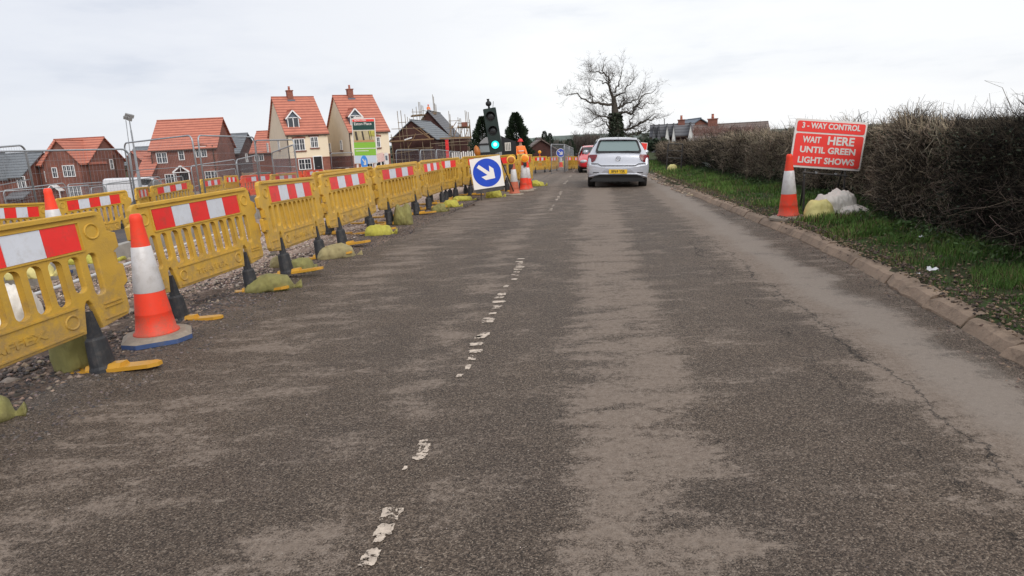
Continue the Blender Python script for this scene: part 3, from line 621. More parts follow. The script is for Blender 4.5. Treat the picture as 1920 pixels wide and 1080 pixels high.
HY = [-3, 3, 5, 6, 8, 9, 9.9, 10.7, 12, 14, 18, 25, 32, 45]; HX = [4.1, 4.40, 4.62, 4.75, 5.0, 5.2, 5.6, 5.85, 5.9, 6.02, 6.35, 7.05, 8.1, 10.2]
HT = [1.31, 1.31, 1.31, 1.31, 1.31, 1.30, 1.29, 1.28, 1.28, 1.27, 1.24, 1.06, .88, .8]
def hx(y): return np.interp(y, HY, HX)
def ht(y): return np.interp(y, HY, HT)
def hedge_twigs(n, y0, y1, pw, rad, lmin, lmax, dark):
    y = y0 + (y1 - y0) * U(0, 1, n) ** pw; top = U(0, 1, n) < .30
    zt = ht(y) + .05 * np.sin(y * 2.3) + .03 * np.sin(y * 6.1); z0 = G(hx(y), y)
    q = U(0, 1, n) ** .8; z = z0 + q * (zt - z0); dep = np.abs(RNG.normal(0, .13, n)) + .10 * (1 - np.abs(2 * q - .9)) * -1 + .04
    x = hx(y) + dep + .07 * np.sin(y * 1.7 + z * 3) + .06 * np.sin(y * 4.3)
    x = np.where(top, hx(y) + U(.05, 1.3, n), x); z = np.where(top, zt - .02 - np.abs(RNG.normal(0, .12, n)), z)
    D = RNG.normal(0, .75, (n, 3)); D[:, 2] += .55; D[:, 0] -= .25; D[:, 1] += RNG.normal(0, .35, n); D[top, 2] += .9
    L = U(lmin, lmax, n); L[top] *= U(.3, .62, top.sum())
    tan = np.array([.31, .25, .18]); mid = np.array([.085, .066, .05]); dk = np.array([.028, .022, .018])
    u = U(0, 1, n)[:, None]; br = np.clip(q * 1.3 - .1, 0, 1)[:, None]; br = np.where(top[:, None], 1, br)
    c = np.where(u < .16 + .34 * br - dark * .12, tan, np.where(u < .6, mid, dk)) * U(.7, 1.3, (n, 1)) * (1 - dark * .62 * smooth(11.5, 7, y)[:, None]) * .88  # near end twigs darkened in colour, standing in for shade inside the hedge
    return tubes(np.stack([x, y, z], 1), D, L, rad * U(.6, 1.4, n), U(.2, 1., n), c)
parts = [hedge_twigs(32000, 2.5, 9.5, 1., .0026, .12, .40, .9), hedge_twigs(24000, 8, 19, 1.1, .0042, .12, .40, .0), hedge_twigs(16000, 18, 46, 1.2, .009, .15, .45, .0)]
n = 9000; y = 7.5 + 13 * U(0, 1, n) ** 1.1; q = U(.15, 1, n); z0 = G(hx(y), y); z = z0 + q * (ht(y) - z0); x = hx(y) - .06 + .12 * U(0, 1, n) + .07 * np.sin(y * 1.7 + z * 3) + .06 * np.sin(y * 4.3); D = RNG.normal(0, .6, (n, 3)); D[:, 2] += .5; D[:, 0] *= .35
parts.append(tubes(np.stack([x, y, z], 1), D, U(.10, .32, n), .0052 * U(.7, 1.4, n), U(.2, .9, n), tint((.40, .33, .24), n, .35)))
# long bramble stems straying over the face at the near end
n = 260; y = U(4.5, 10, n); x = hx(y) - U(-.02, .1, n); z = U(.2, .85, n); D = RNG.normal(0, 1, (n, 3)); D[:, 0] *= .2; D[:, 2] = np.abs(D[:, 2]) * -.5
parts.append(tubes(np.stack([x, y, z], 1), D, U(.25, .65, n), U(.0022, .0042, n), U(.4, .9, n), tint((.20, .15, .12), n), 6))
v, f, c = cat_(parts)
HR = empty('hedge', (float(hx(10)), 10, 0)); inv = np.array([hx(10), 10, 0.])
tag(HR, 'long clipped bare brown twig hedge along the right grass verge', 'hedge')
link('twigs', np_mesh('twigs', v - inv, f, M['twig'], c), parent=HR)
# near-black core sheet: shade between the twigs is put into its colour
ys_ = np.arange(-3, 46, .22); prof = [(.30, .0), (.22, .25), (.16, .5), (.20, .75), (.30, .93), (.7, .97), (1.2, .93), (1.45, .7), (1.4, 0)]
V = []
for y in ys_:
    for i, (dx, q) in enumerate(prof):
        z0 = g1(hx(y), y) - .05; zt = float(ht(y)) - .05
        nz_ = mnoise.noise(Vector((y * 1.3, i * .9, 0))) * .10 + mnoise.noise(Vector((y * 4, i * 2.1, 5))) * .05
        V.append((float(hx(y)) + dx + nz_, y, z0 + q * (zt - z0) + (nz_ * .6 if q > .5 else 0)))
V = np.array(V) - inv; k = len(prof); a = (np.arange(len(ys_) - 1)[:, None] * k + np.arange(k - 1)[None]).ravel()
link('shaded_core', np_mesh('shaded_core', V, np.stack([a, a + k, a + k + 1, a + 1], 1), M['hedgecore']), parent=HR)
def leaves(pts, size, cols, flatz=.0):
    n = len(pts); A = RNG.normal(0, 1, (n, 3)); A /= np.linalg.norm(A, axis=1, keepdims=True); B = np.cross(A, RNG.normal(0, 1, (n, 3))); B /= np.linalg.norm(B, axis=1, keepdims=True)
    s = size[:, None]; V = np.stack([pts - A * s, pts - B * s * .55, pts + A * s, pts + B * s * .55], 1).reshape(-1, 3)
    return V, np.arange(n)[:, None] * 4 + np.arange(4)[None], np.repeat(cols, 4, 0)
n = 16000; y = 3 + 7.5 * U(0, 1, n); q = U(0, 1, n) ** 1.6; x = hx(y) + RNG.normal(.04, .09, n) + .05 * np.sin(y * 3.3); z = G(x, y) + q * 1.2
c_ = tint((.020, .030, .012), n, .5); bright = U(0, 1, n) < .06; c_[bright] = tint((.10, .11, .06), int(bright.sum()))  # near leaves tinted darker than the far ones for the same painted shade
v, f, c = leaves(np.stack([x, y, z], 1) - inv, U(.008, .024, n), c_)
n2 = 9000; y = 8 + 20 * U(0, 1, n2); x = hx(y) + RNG.normal(.0, .08, n2); z = G(x, y) + U(0, 1, n2) ** 2.5 * .6
v2, f2, c2 = leaves(np.stack([x, y, z], 1) - inv, U(.012, .03, n2), tint((.035, .055, .018), n2, .4))
link('ivy_leaves', np_mesh('ivy_leaves', np.concatenate([v, v2]), np.concatenate([f, f2 + len(v)]), M['ivy'], np.concatenate([c, c2])), parent=HR)
# weeds at the hedge foot
n = 9000; y = 3 + 22 * U(0, 1, n) ** 1.2; x = hx(y) - np.abs(RNG.normal(.0, .22, n)) + .05; z = G(x, y) + U(0, .16, n) * U(.3, 1, n)
v, f, c = leaves(np.stack([x, y, z], 1), U(.012, .035, n), tint((.055, .10, .025), n, .5))
tag(link('weeds', np_mesh('weeds', v, f, M['leaf'], c)), kind='stuff')

# ---------------------------------------------------------------- barriers
def barrier_parts():
    X = 1.0
    outer = [(-.93, .13), (-.70, .10), (-.66, .30), (-.635, .34), (-.605, .34), (-.58, .30), (-.54, .10), (.54, .10), (.58, .30), (.605, .34), (.635, .34), (.66, .30), (.70, .10), (.93, .13), (.955, .17),
             (.955, .36), (1.0, .39), (1.0, .53), (.945, .56), (.945, .66), (1.0, .69), (1.0, .80), (.93, .83), (.925, .95), (.90, .985), (.86, 1.0),
             (-.86, 1.0), (-.90, .985), (-.925, .95), (-.93, .83), (-1.0, .80), (-1.0, .69), (-.945, .66), (-.945, .56), (-1.0, .53), (-1.0, .39), (-.955, .36), (-.955, .17)]
    holes = []; n = 11; p = 1.64 / n
    for i in range(n):
        x = -.82 + p * (i + .5); zb = .37 if abs(abs(x) - .6) > .09 else .43
        holes.append(rrect(x - .051, zb - .03, x + .051, .69, .045))
    me = outline(outer, holes, .014, .008, 1)
    mb = MB(); T = .022
    I = Matrix.Identity(4)
    for sgn in (-1, 1):       # raised frame round the sheeting, rims, ring bosses on both faces
        y0 = sgn * T
        def bar(x0, z0, x1, z1, w_, d=.012):
            c = ((x0 + x1) / 2, y0 + sgn * d / 2 - sgn * .002, (z0 + z1) / 2); l = math.hypot(x1 - x0, z1 - z0); a = math.atan2(z1 - z0, x1 - x0)
            mb.box(c, (l, d, w_), rot=(0, -a, 0))
        bar(-.86, .985, .86, .985, .028, .022); bar(-.70, .94, .70, .94, .012); bar(-.70, .715, .70, .715, .012); bar(-.70, .715, -.70, .94, .012); bar(.70, .715, .70, .94, .012)
        bar(-.52, .31, .52, .31, .014); bar(-.92, .15, -.72, .15, .010); bar(.72, .15, .92, .15, .010); bar(-.52, .125, .52, .125, .012); bar(.74, .24, .90, .24, .01); bar(.74, .27, .90, .27, .01); bar(-.9, .24, -.74, .24, .01)
        for cx, cz, r in ((-.80, .85, .058), (.80, .85, .058), (-.46, .215, .05), (.46, .215, .05)):
            pts = [(cx + r * math.cos(2 * math.pi * i / 20), y0, cz + r * math.sin(2 * math.pi * i / 20)) for i in range(21)]
            mb.tube(pts, .009, 6, cap=False)
    mb.box((.975, .035, .60), (.05, .05, .09)); mb.box((-.975, -.035, .60), (.05, .05, .09)); mb.box((.985, .035, .46), (.035, .06, .12)); mb.box((-.985, -.035, .46), (.035, .06, .12))
    mb.add([v.co for v in me.vertices], [tuple(p.vertices) for p in me.polygons])
    panel = mb.mesh('panel', M['barrier'])
    # embossed letters on the lower rail
    em = text_mesh('TRAFFEX', .085, M['barrier'], .004, .002, 1.5); em.transform(Matrix.Translation((0, -T - .001, .20)))
    # sheeting, five blocks, both faces
    mb = MB()
    for sgn in (-1, 1):
        for i in range(5):
            x0 = -.68 + i * .272; mb.box((x0 + .136, sgn * (T + .002), .828), (.268, .005, .205), i % 2)
    strip = mb.mesh('reflective_strip', [M['red'], M['white']])
    mb = MB(); mb.lathe([(.098, .0), (.096, .025), (.088, .045), (.074, .235), (.060, .252)], 16); mb.prism([(-.050, .24), (.050, .24), (.008, .44), (-.008, .44)], -.030, .030)
    foot = mb.mesh('foot', M['rubber']); foot.transform(Matrix.Diagonal((.86, .86, .96, 1)))
    mb = MB(); mb.slab([(-.05, -.36), (-.02, -.42), (.02, -.42), (.05, -.36), (.06, .36), (-.06, .36)], -.004, .022)
    mb.prism([(-.05, .02), (.05, .02), (.03, .05), (-.03, .05)], -.16, .10)
    bar_ = mb.mesh('foot_bar', M['yellow_bar'])
    return panel, em, strip, foot, bar_
BP = barrier_parts()
for k_ in (0, 1, 2): BP[k_].transform(Matrix.Translation((0, 0, .135)) @ Matrix.Diagonal((1, 1, .865, 1)))
BPR = BP[0].copy(); BPR.materials.clear(); BPR.materials.append(M['barrier_red'])
def barrier_proto():
    e = empty('barrier')
    p = link('panel', BP[0], parent=e, loc=(0, 0, .07)); link('raised_lettering', BP[1], parent=p)
    link('reflective_strip', BP[2], parent=e, loc=(0, 0, .07))
    for sx in (-1, 1):
        f = link('foot', BP[3], parent=e, loc=(sx * .62, 0, 0)); link('foot_bar', BP[4], parent=f, rot=(0, 0, 0))
    return e
bproto = [None]
def set_barrier(TL, TR, label, group, lean=0., red=False, feet=True, flip=False, H=1.07):
    """TL, TR: the two top corners as world points"""
    d = TR - TL; L = d.length; xa = d.normalized()
    up = Vector((0, 0, 1)) + Vector((-xa.y, xa.x, 0)) * math.tan(R(lean)); za = (up - xa * up.dot(xa)).normalized(); ya = za.cross(xa)
    if flip: xa, ya = -xa, -ya
    o = (TL + TR) / 2 - za * H
    Mx = Matrix((xa * (L / 1.94), ya, za)).transposed().to_4x4(); Mx.translation = o
    if bproto[0] is None: bproto[0] = barrier_proto(); e = bproto[0]
    else: e = copy_tree(bproto[0])
    e.matrix_world = Mx
    tag(e, label, 'barrier', group)
    if red:
        for ch in e.children:
            if ch.name.startswith('panel'): ch.data = BPR
    if not feet:
        for ch in list(e.children):
            if ch.name.startswith('foot'):
                for g in list(ch.children): bpy.data.objects.remove(g)
                bpy.data.objects.remove(ch)
    return e
G1 = 'yellow barriers along the road edge'; G2 = 'yellow barriers in the second row behind the first'; G3 = 'barriers across the building site'; G4 = 'barriers round the far end of the works'
for (u0, v0, Y0, u1, v1, Y1, lean, lab) in [
    (-520, 505, 2.62, 192, 394, 4.80, 5, 'yellow plastic barrier nearest the camera, its left end cut off by the photo edge'),
    (232, 388, 5.5, 464, 351, 7.2, 5, 'yellow plastic barrier directly behind the large near traffic cone'),
    (476, 342, 7.25, 588, 332, 9.3, 6, 'yellow barrier with a round olive sandbag at its left foot, second after the near cone'),
    (595, 328, 9.45, 689, 316, 11.9, 6, 'yellow plastic barrier with a bright yellow sandbag at its right foot'),
    (698, 315, 12.1, 781, 305, 14.8, 4, 'yellow plastic barrier with a tall upright olive sandbag at its foot'),
    (784, 304, 15.0, 826, 299, 17.3, 4, 'yellow plastic barrier whose slots look narrow, last before the row turns'),
    (829, 299, 17.5, 842, 300, 19.3, 0, 'yellow plastic barrier seen almost end on at the corner of the row'),
    (845, 300, 19.5, 968, 289, 20.1, 0, 'yellow plastic barrier set across the lane behind the square blue arrow sign'),
    (970, 289, 20.2, 997, 290, 21.9, 0, 'yellow plastic barrier behind the two cones with amber lamps, turned along the road')]:
    set_barrier(at(u0, v0, Y0), at(u1, v1, Y1), lab, G1, lean)
for i, (u0, v0, Y0, u1, v1, Y1) in enumerate([(582, 324, 11.2, 700, 312, 13.4), (703, 311.5, 13.6, 783, 302.5, 16.0), (786, 301.5, 16.2, 862, 295, 18.6), (864, 294.5, 18.8, 938, 289.5, 20.9)]):
    set_barrier(at(u0, v0, Y0), at(u1, v1, Y1), ['yellow barrier rim showing just above the row, left of the blue round sign', 'yellow barrier rim showing above the row below the advertising board', 'yellow barrier rim showing above the row before the scaffolded house', 'yellow barrier rim showing behind the square arrow sign below the traffic light'][i], G2)
for (u0, v0, Y0, u1, v1, Y1, lab, fl) in [
    (-70, 386, 10.8, 90, 380, 12.2, 'yellow barrier in the site row at the far left edge below the slate roofed house', False),
    (98, 374, 12.2, 239, 356, 13.9, 'yellow barrier with a cone tip before it, below the two gabled brick house', False),
    (252, 352.5, 15.5, 277, 350, 18.5, 'faded yellow barrier seen edge on beside the base of the floodlight mast', False),
    (279, 350, 18.2, 358, 337, 20.8, 'yellow barrier in the site row left of the double fence post', True),
    (374, 337, 21.5, 416, 332, 24.2, 'yellow barrier in the site row right of the double fence post', True),
    (419, 330, 26, 446, 329, 26.6, 'small far yellow barrier facing the road below the big brick house', True)]:
    set_barrier(at(u0, v0, Y0), at(u1, v1, Y1), lab, G3, flip=fl)
for i, (u0, v0, Y0, u1, v1, Y1, red) in enumerate([(450, 330, 26, 512, 326, 29, True), (505, 327.5, 22, 560, 324, 25, False), (516, 325, 31, 566, 321, 34, True), (568, 320.5, 34, 606, 317.5, 38, True), (606, 319.5, 22, 640, 317, 25, False)]):
    set_barrier(at(u0, v0, Y0), at(u1, v1, Y1), ['orange plastic barrier far across the site right of the small facing barrier', 'yellow barrier low between the two grey fence posts by the cream house', 'orange barrier in front of the brick base of the nearer cream house', 'orange barrier before the window and black door of the nearer cream house', 'yellow barrier at the foot of the black front door'][i], G3, red=red)
for i, (u0, v0, Y0, u1, v1, Y1) in enumerate([(998, 289.5, 40, 1026, 289, 41), (1027, 290.5, 41, 1046, 288.5, 43), (1058, 289.5, 42, 1073, 289, 43), (1074, 289, 43, 1088, 290, 44)]):
    set_barrier(at(u0, v0, Y0), at(u1, v1, Y1), ['far barrier behind the small cone right of the amber lamps', 'far barrier left of the round blue sign', 'far barrier right of the round blue sign', 'far barrier half hidden by the red car'][i], G4, H=1.2)

# ---------------------------------------------------------------- cones
def cone_set(kind='cone'):
    """1 m cone: base, cone body, sleeve"""
    mb = MB(); o = .24; c = .10
    oct_ = [(-o + c, -o), (o - c, -o), (o, -o + c), (o, o - c), (o - c, o), (-o + c, o), (-o, o - c), (-o, -o + c)]
    mb.slab([(x * 1.03, y * 1.03) for x, y in oct_], 0, .035, 0)
    n = 8; a = [(x * 1.03, y * 1.03, .035) for x, y in oct_]; b_ = [(x * .86, y * .86, .062) for x, y in oct_]
    mb.add(a + b_, [(i, (i + 1) % n, (i + 1) % n + n, i + n) for i in range(n)] + [tuple(range(n, 2 * n))], 1)
    base = mb.mesh('base', [M['base_edge'], M['base_top']])
    r = lambda z: .165 - (z - .06) * .131
    body = MB().lathe([(.188, .055), (.185, .075), (r(.09) + .004, .09), (r(.22), .22), (r(.223) + .002, .223), (r(.23) + .002, .23), (r(.36), .36), (r(.75), .75), (r(.93), .93), (.052, .94), (.052, .965), (.046, .985), (.035, 1.0), (.012, 1.0)], 36).mesh('cone_body', M['cone'], True)
    sleeve = MB().lathe([(r(.40) + .001, .395), (r(.40) + .0045, .40), (r(.745) + .0045, .745), (r(.75) + .001, .75)], 36, cap=False).mesh('sleeve', M['sleeve'], True)
    return base, body, sleeve
CS = cone_set(); CS[1].transform(Matrix.Diagonal((.90, .90, 1, 1))); CS[2].transform(Matrix.Diagonal((.90, .90, 1, 1))); CD = CS[1].copy(); CD.materials.clear(); CD.materials.append(M['cone_dirty'])
def cone(p, label, rz=.3, s=1., tilt=(0, 0), body=None, basem=None, group='orange and white traffic cones'):
    e = empty('traffic_cone'); e.location = p; e.rotation_euler = (tilt[0], tilt[1], rz); e.scale = (s, s, s)
    link('base', basem or CS[0], parent=e); link('cone_body', body or CS[1], parent=e); link('sleeve', CS[2], parent=e)
    tag(e, label, 'cone', group); return e
p = gnd(297, 637); cone((p.x, p.y, p.z + .004), 'large dirty orange and white cone on a blue edged base, nearest the camera', .45, 1.0, (.0, -.015))
basep = CS[0].copy(); basep.materials.clear(); basep.materials.append(M['base_top']); basep.materials.append(M['base_top'])
p = gnd(1478, 411); cone((p.x, p.y, p.z), 'clean orange and white cone on the kerb beside the red wait here sign', .15, .98, (0, -.02), basem=basep)
cbase = MB().lathe([(.27, 0), (.28, .02), (.26, .045), (.17, .06)], 20).mesh('base', [basep.materials[0]])
p1 = gnd(965, 366); c1 = cone((p1.x, p1.y, p1.z), 'faded dusty cone carrying an amber lamp, left of a pair by the arrow sign', .5, .93, body=CD, basem=cbase)
p2 = gnd(984, 359); c2 = cone((p2.x, p2.y, p2.z), 'brighter cone carrying an amber lamp, right of a pair by the arrow sign', .2, 1.0, basem=cbase)
p3 = gnd(991, 357); c3 = cone((p3.x, p3.y + .2, p3.z), 'cone half hidden behind the right amber lamp cone', .2, .88, basem=cbase)
for u, v, lab in ((1013, 316, 'small far cone with an orange lamp, left of the yellow sandbag'), (1052, 315, 'far cone standing below the round blue arrow sign'), (1066.5, 314.5, 'far cone just right of the round blue sign'), (1090, 312, 'far cone partly hidden by the red car')):
    p = gnd(u, v); cone((p.x, p.y, p.z), lab, .3, 1.0 if u != 1066.5 else .9, basem=cbase)
# blue collared cone standing on the kerb behind barrier one
q = at(124, 508, 9.0); cb = cone((q.x, q.y, q.z), 'orange tipped cone with a dark blue lower band behind the nearest barrier', .2, 1.12, (0, -.03))
mb = MB(); r = lambda z: .165 - (z - .06) * .131
cb_blue = mb.lathe([(r(.065) + .008, .065), (r(.09) + .006, .09), (r(.40) + .006, .40), (r(.41) + .001, .41)], 30, cap=False).mesh('blue_band', M['blue'], True); link('blue_band', cb_blue, parent=cb)
mb = MB(); mb.box((q.x, q.y, (q.z + g1(q.x, q.y)) / 2 - .06), (.52, .42, max(.15, q.z - g1(q.x, q.y) - .0) + .12 - .008)); o = mb.build('concrete_block', M['concrete']); tag(o, 'short dark concrete block under the blue banded cone', 'block')
# amber lamps
def lamp(c, face_r, lit, label, yaw=0.):
    e = empty('warning_lamp', c, yaw)
    mb = MB(); Rx = Matrix.Rotation(R(90), 4, 'X')
    mb.lathe([(face_r * .84, -.035), (face_r, -.03), (face_r * 1.03, .03), (face_r * .86, .045)], 28, M=Rx); mb.build('lamp_ring', M['amber_ring'], e, True)
    mb = MB(); mb.lathe([(face_r * .84, .036), (face_r * .78, .046), (face_r * .5, .050), (.01, .052)], 28, M=Rx, cap=False); mb.lathe([(face_r * .86, -.030), (face_r * .5, -.05), (.01, -.055)], 28, M=Rx, cap=False); mb.build('lens', M['amber'] if lit else M['amber_d'], e, True)
    mb = MB(); mb.box((0, 0, -face_r - .04), (.09, .075, .10)); mb.tube([(0, 0, -face_r - .12), (0, 0, -face_r - .05)], .03, 10); mb.build('lamp_body', M['rubber'], e)
    return tag(e, label, 'lamp', 'amber warning lamps on the cones')
M['amber_d'] = mat('amber_lens_off', (.42, .13, .015), .4, spec=.5)
lp = at(958, 300, p1.y - .02); lamp(lp, .118, False, 'dull amber round lamp on the faded left cone by the arrow sign', .1)
lp = at(984, 297, p2.y - .1); lamp(lp, .118, True, 'bright orange round lamp on the right cone by the arrow sign', -.05)
pp = gnd(1013, 316); lamp((pp.x, pp.y, pp.z + 1.13), .11, True, 'tiny far orange lamp on the cone left of the round blue sign')

# ---------------------------------------------------------------- sandbags
def bag_mesh(seed, lx, ly, lz, tie=True, mat_='bag', fold=1.):
    nu, nv = 52, 36; V = []; nz = mnoise.noise
    for i in range(nu + 1):
        t = i / nu; x = (t * 2 - 1); prof = max(.02, 1 - abs(x) ** 3.0) ** .45
        if tie and t > .78:
            k = (t - .78) / .22; prof = max(.17, (1 - ((.78 * 2 - 1)) ** 3) ** .45 * (1 - k * 1.9)) + .42 * max(0, k - .42) * 1.4
        for j in range(nv):
            a = 2 * math.pi * j / nv; cy, cz = math.cos(a), math.sin(a)
            cy = math.copysign(abs(cy) ** .8, cy)
            px = x * lx * (1.22 if tie and t > .78 else 1) ; py = cy * ly * prof; pz = max(cz, -.55) * lz * prof
            q = Vector((px / .28, py / .28, pz / .28)) + Vector((seed * 3.1, seed * 1.7, 0))
            big = nz(q * 1.3) * .22
            ridge = (1 - abs(nz(q * 2.6 + Vector((5, 1, 2)))) * 2.2) * .10 * fold + (1 - abs(nz(q * 6.)) * 2.4) * .05 * fold
            pull = math.sin(a * 7 + seed * 2 + 3 * nz(q)) * .10 * max(0, abs(x) - .35) * fold     # gathers toward the ends
            sc_ = 1 + big + ridge + pull; py *= sc_; pz = pz * sc_ + lz * .55 * prof
            py += math.sin(px * 4 + seed) * ly * .22; pz -= lz * .28 * max(0, math.sin(x * 2.4 + seed)) ** 2
            px += .05 * lx * nz(q * 2 + Vector((9, 9, 9)))
            V.append((px, py, max(pz, .002)))
    mb = MB(); fs = [(i * nv + j, i * nv + (j + 1) % nv, (i + 1) * nv + (j + 1) % nv, (i + 1) * nv + j) for i in range(nu) for j in range(nv)] + [tuple(range(nv))[::-1], tuple(range(nu * nv, nu * nv + nv))]
    mb.add(V, fs); return mb.mesh('sandbag', M[mat_], True)
GB = 'sandbags holding down the barriers and signs'
for i, (u, v, dims, rz, mt, lab, lift) in enumerate([
    (148, 688, (.15, .13, .26), 1.3, 'bag', 'olive sandbag wedged upright behind the foot of the nearest barrier', 0),
    (-30, 792, (.18, .12, .10), .5, 'bag', 'green sandbag at the left photo edge on the road', 0),
    (508, 543, (.29, .17, .115), .3, 'bag', 'olive green sandbag with its tied end to the right, largest of the near bags', 0),
    (568, 508, (.17, .15, .12), -.2, 'bag', 'round olive sandbag leaning on a barrier foot behind the largest bag', 0),
    (528, 500, (.16, .10, .10), .4, 'bag_t', 'small ochre bag flap tucked under a barrier left of the round olive bag', 0),
    (634, 482, (.30, .15, .12), .35, 'bag_t', 'tan sandbag with a long flat tail lying on the road edge', 0),
    (712, 440, (.27, .17, .13), .1, 'bag_y', 'bright yellow sandbag lying on a barrier foot', 0),
    (757, 421, (.20, .20, .28), .2, 'bag', 'tall upright olive sandbag slumped against a barrier foot', 0),
    (824, 397, (.20, .15, .13), .2, 'bag', 'pale olive sandbag, left of a touching pair near the end of the row', 0),
    (845, 388, (.26, .16, .11), .1, 'bag_y', 'yellow sandbag, right of a touching pair near the end of the row', 0),
    (868, 376, (.32, .16, .09), .1, 'bag_y', 'flat yellow sandbag left of the legs of the square arrow sign', 0),
    (927, 370, (.27, .22, .16), .2, 'bag_y', 'creased yellow sandbag under the square arrow sign', 0),
    (1007, 349, (.30, .20, .13), -.2, 'bag_y', 'bright yellow sandbag right of the lamp cones', 0),
    (1034, 315, (.42, .28, .20), 0., 'bag_y', 'far yellow sandbag heap right of the small lamp cone', 0),
    (1059, 314, (.38, .30, .34), 0., 'bag_y', 'far upright yellow bag between two cones by the round blue sign', 0),
    (1078, 312, (.4, .3, .16), 0., 'bag_y', 'far flat yellow bag left of the red car', 0),
    (1260, 322, (.22, .2, .20), 0., 'bag_p', 'pale yellow bag at the foot of the empty sign frame', 0),
    (1535, 410, (.24, .19, .20), -.1, 'bag_p', 'pale yellow sandbag over the base bar of the red wait here sign', 0),
    (58, 520, (.27, .16, .13), .1, 'bag_p', 'pale sandbag on the new tarmac seen through the nearest barrier', .2),
    (170, 492, (.34, .14, .07), .1, 'bag_y', 'flat yellow bag seen through the right slots of the nearest barrier', .2),
    (282, 421, (.24, .16, .12), .1, 'bag_y', 'small yellow bag seen through the slots above the near cone', .15)]):
    p = gnd(u, v)
    if lift: p = at(u, v, p.y * (CAMH - lift) / CAMH)
    o = link('sandbag', bag_mesh(i + 1, *[q_ * (.9 if dims[0] < .33 else .95) for q_ in dims], tie=(i not in (0, 7, 16, 14, 17)), mat_=mt), loc=(p.x, p.y, p.z - .004), rot=(0, 0, rz)); tag(o, lab, 'sandbag', GB)
for i, (u, v, dims, rz, lab) in enumerate([(1572, 402, (.29, .20, .22), .15, 'large crumpled white bag behind the yellow one at the red sign'), (1600, 402, (.26, .16, .08), -.2, 'flat pale bag tail right of the white bag under the red sign'), (10, 622, (.26, .22, .24), .3, 'white bag on the rubble behind the nearest barrier at the left edge')]):
    p = gnd(u, v); o = link('bag', bag_mesh(40 + i, *dims, tie=False, mat_='bag_w', fold=1.9), loc=(p.x, p.y + .1, p.z - .01), rot=(0, 0, rz)); tag(o, lab, 'bag')

# ---------------------------------------------------------------- road signs
def disc(mb, c, r, y0, y1, mi, n=40): mb.prism(circ(c[0], c[1], r, n), y0, y1, mi)
ARROW = [(-.66, .52), (-.52, .70), (.16, .22), (.20, .50), (.50, .30), (.60, -.32), (.04, -.46), (-.28, -.20), (.06, -.10), (.02, .04)]
def arrow_poly(s, n=1.): # arrow pointing down right, unit circle
    c, s_ = math.cos(R(-42)), math.sin(R(-42)); pts = [(-.80, .13), (.12, .13), (-.16, .50), (.22, .50), (.70, 0), (.22, -.50), (-.16, -.50), (.12, -.13), (-.80, -.13)]
    return [((x * c - z * s_) * s, (x * s_ + z * c) * s) for x, z in pts]
# square plate on an A frame
BL, BR = gnd(893, 372), gnd(940, 370); BL.y -= .7
TLc, TRc = at(881.5, 299.5, BL.y + .0), at(939, 290.5, BL.y + .12); BLc, BRc = at(887.5, 356.5, BL.y - .15), at(944.5, 348.5, BL.y - .03)
xa = ((TRc - TLc) + (BRc - BLc)).normalized(); za = ((TLc - BLc) + (TRc - BRc)).normalized(); za = (za - xa * za.dot(xa)).normalized(); ya = za.cross(xa)
cc = (TLc + TRc + BLc + BRc) / 4; Mx = Matrix((xa, ya, za)).transposed().to_4x4(); Mx.translation = cc
sw = ((TRc - TLc).length + (BRc - BLc).length) / 4; sh = ((TLc - BLc).length + (TRc - BRc).length) / 4
sg = empty('arrow_sign', mat=Mx); tag(sg, 'square white plate with a blue disc and white arrow down right, leaning on black legs', 'road sign')
mb = MB(); mb.box((0, 0, 0), (2 * sw, .012, 2 * sh)); pl = mb.build('plate', M['signwhite'], sg)
mb = MB(); disc(mb, (0, 0), min(sw, sh) * .92, -.010, -.0075, 0, 48); dk = mb.build('blue_disc', M['signblue'], pl)
mb = MB(); mb.prism(arrow_poly(min(sw, sh) * .92 * .98), -.014, -.0115); mb.build('arrow', M['signwhite'], pl)
inv_ = Mx.inverted(); mb = MB()
for (a, b_) in (((-sw * .35, .02, sh * .9), gnd(903, 376)), ((sw * .98, .02, sh * .9), gnd(966, 366)), ((-sw * .2, .05, sh * .8), gnd(925, 358))):
    mb = MB(); mb.tube([a, tuple(inv_ @ b_)], .017, 6); mb.build('leg', M['darksteel'], sg)
mb = MB(); mb.box((0, .03, -sh - .05), (2 * sw * .9, .03, .09)); mb.build('bottom_rail', M['darksteel'], sg)

# round blue sign on a cone, far
p = gnd(1052, 315); e = empty('round_arrow_sign', (p.x, p.y - .12, p.z)); tag(e, 'small round blue sign with white arrow standing over a far cone', 'road sign')
c_ = at(1053.5, 286.5, p.y); zc = c_.z - p.z; rr = .30; mb = MB(); disc(mb, (0, zc), rr, -.004, .006, 0); mb.build('white_rim', M['signwhite'], e)
mb = MB(); disc(mb, (0, zc), rr * .88, -.0085, -.0055, 0); mb.build('blue_disc', M['signblue'], e)
mb = MB(); mb.prism([(x, z + zc) for x, z in arrow_poly(rr * .86)], -.013, -.010); mb.build('arrow', M['signwhite'], e)
mb = MB(); mb.tube([(0, .03, .9), (0, .03, zc)], .03, 8); mb.build('post', M['cone'], e)

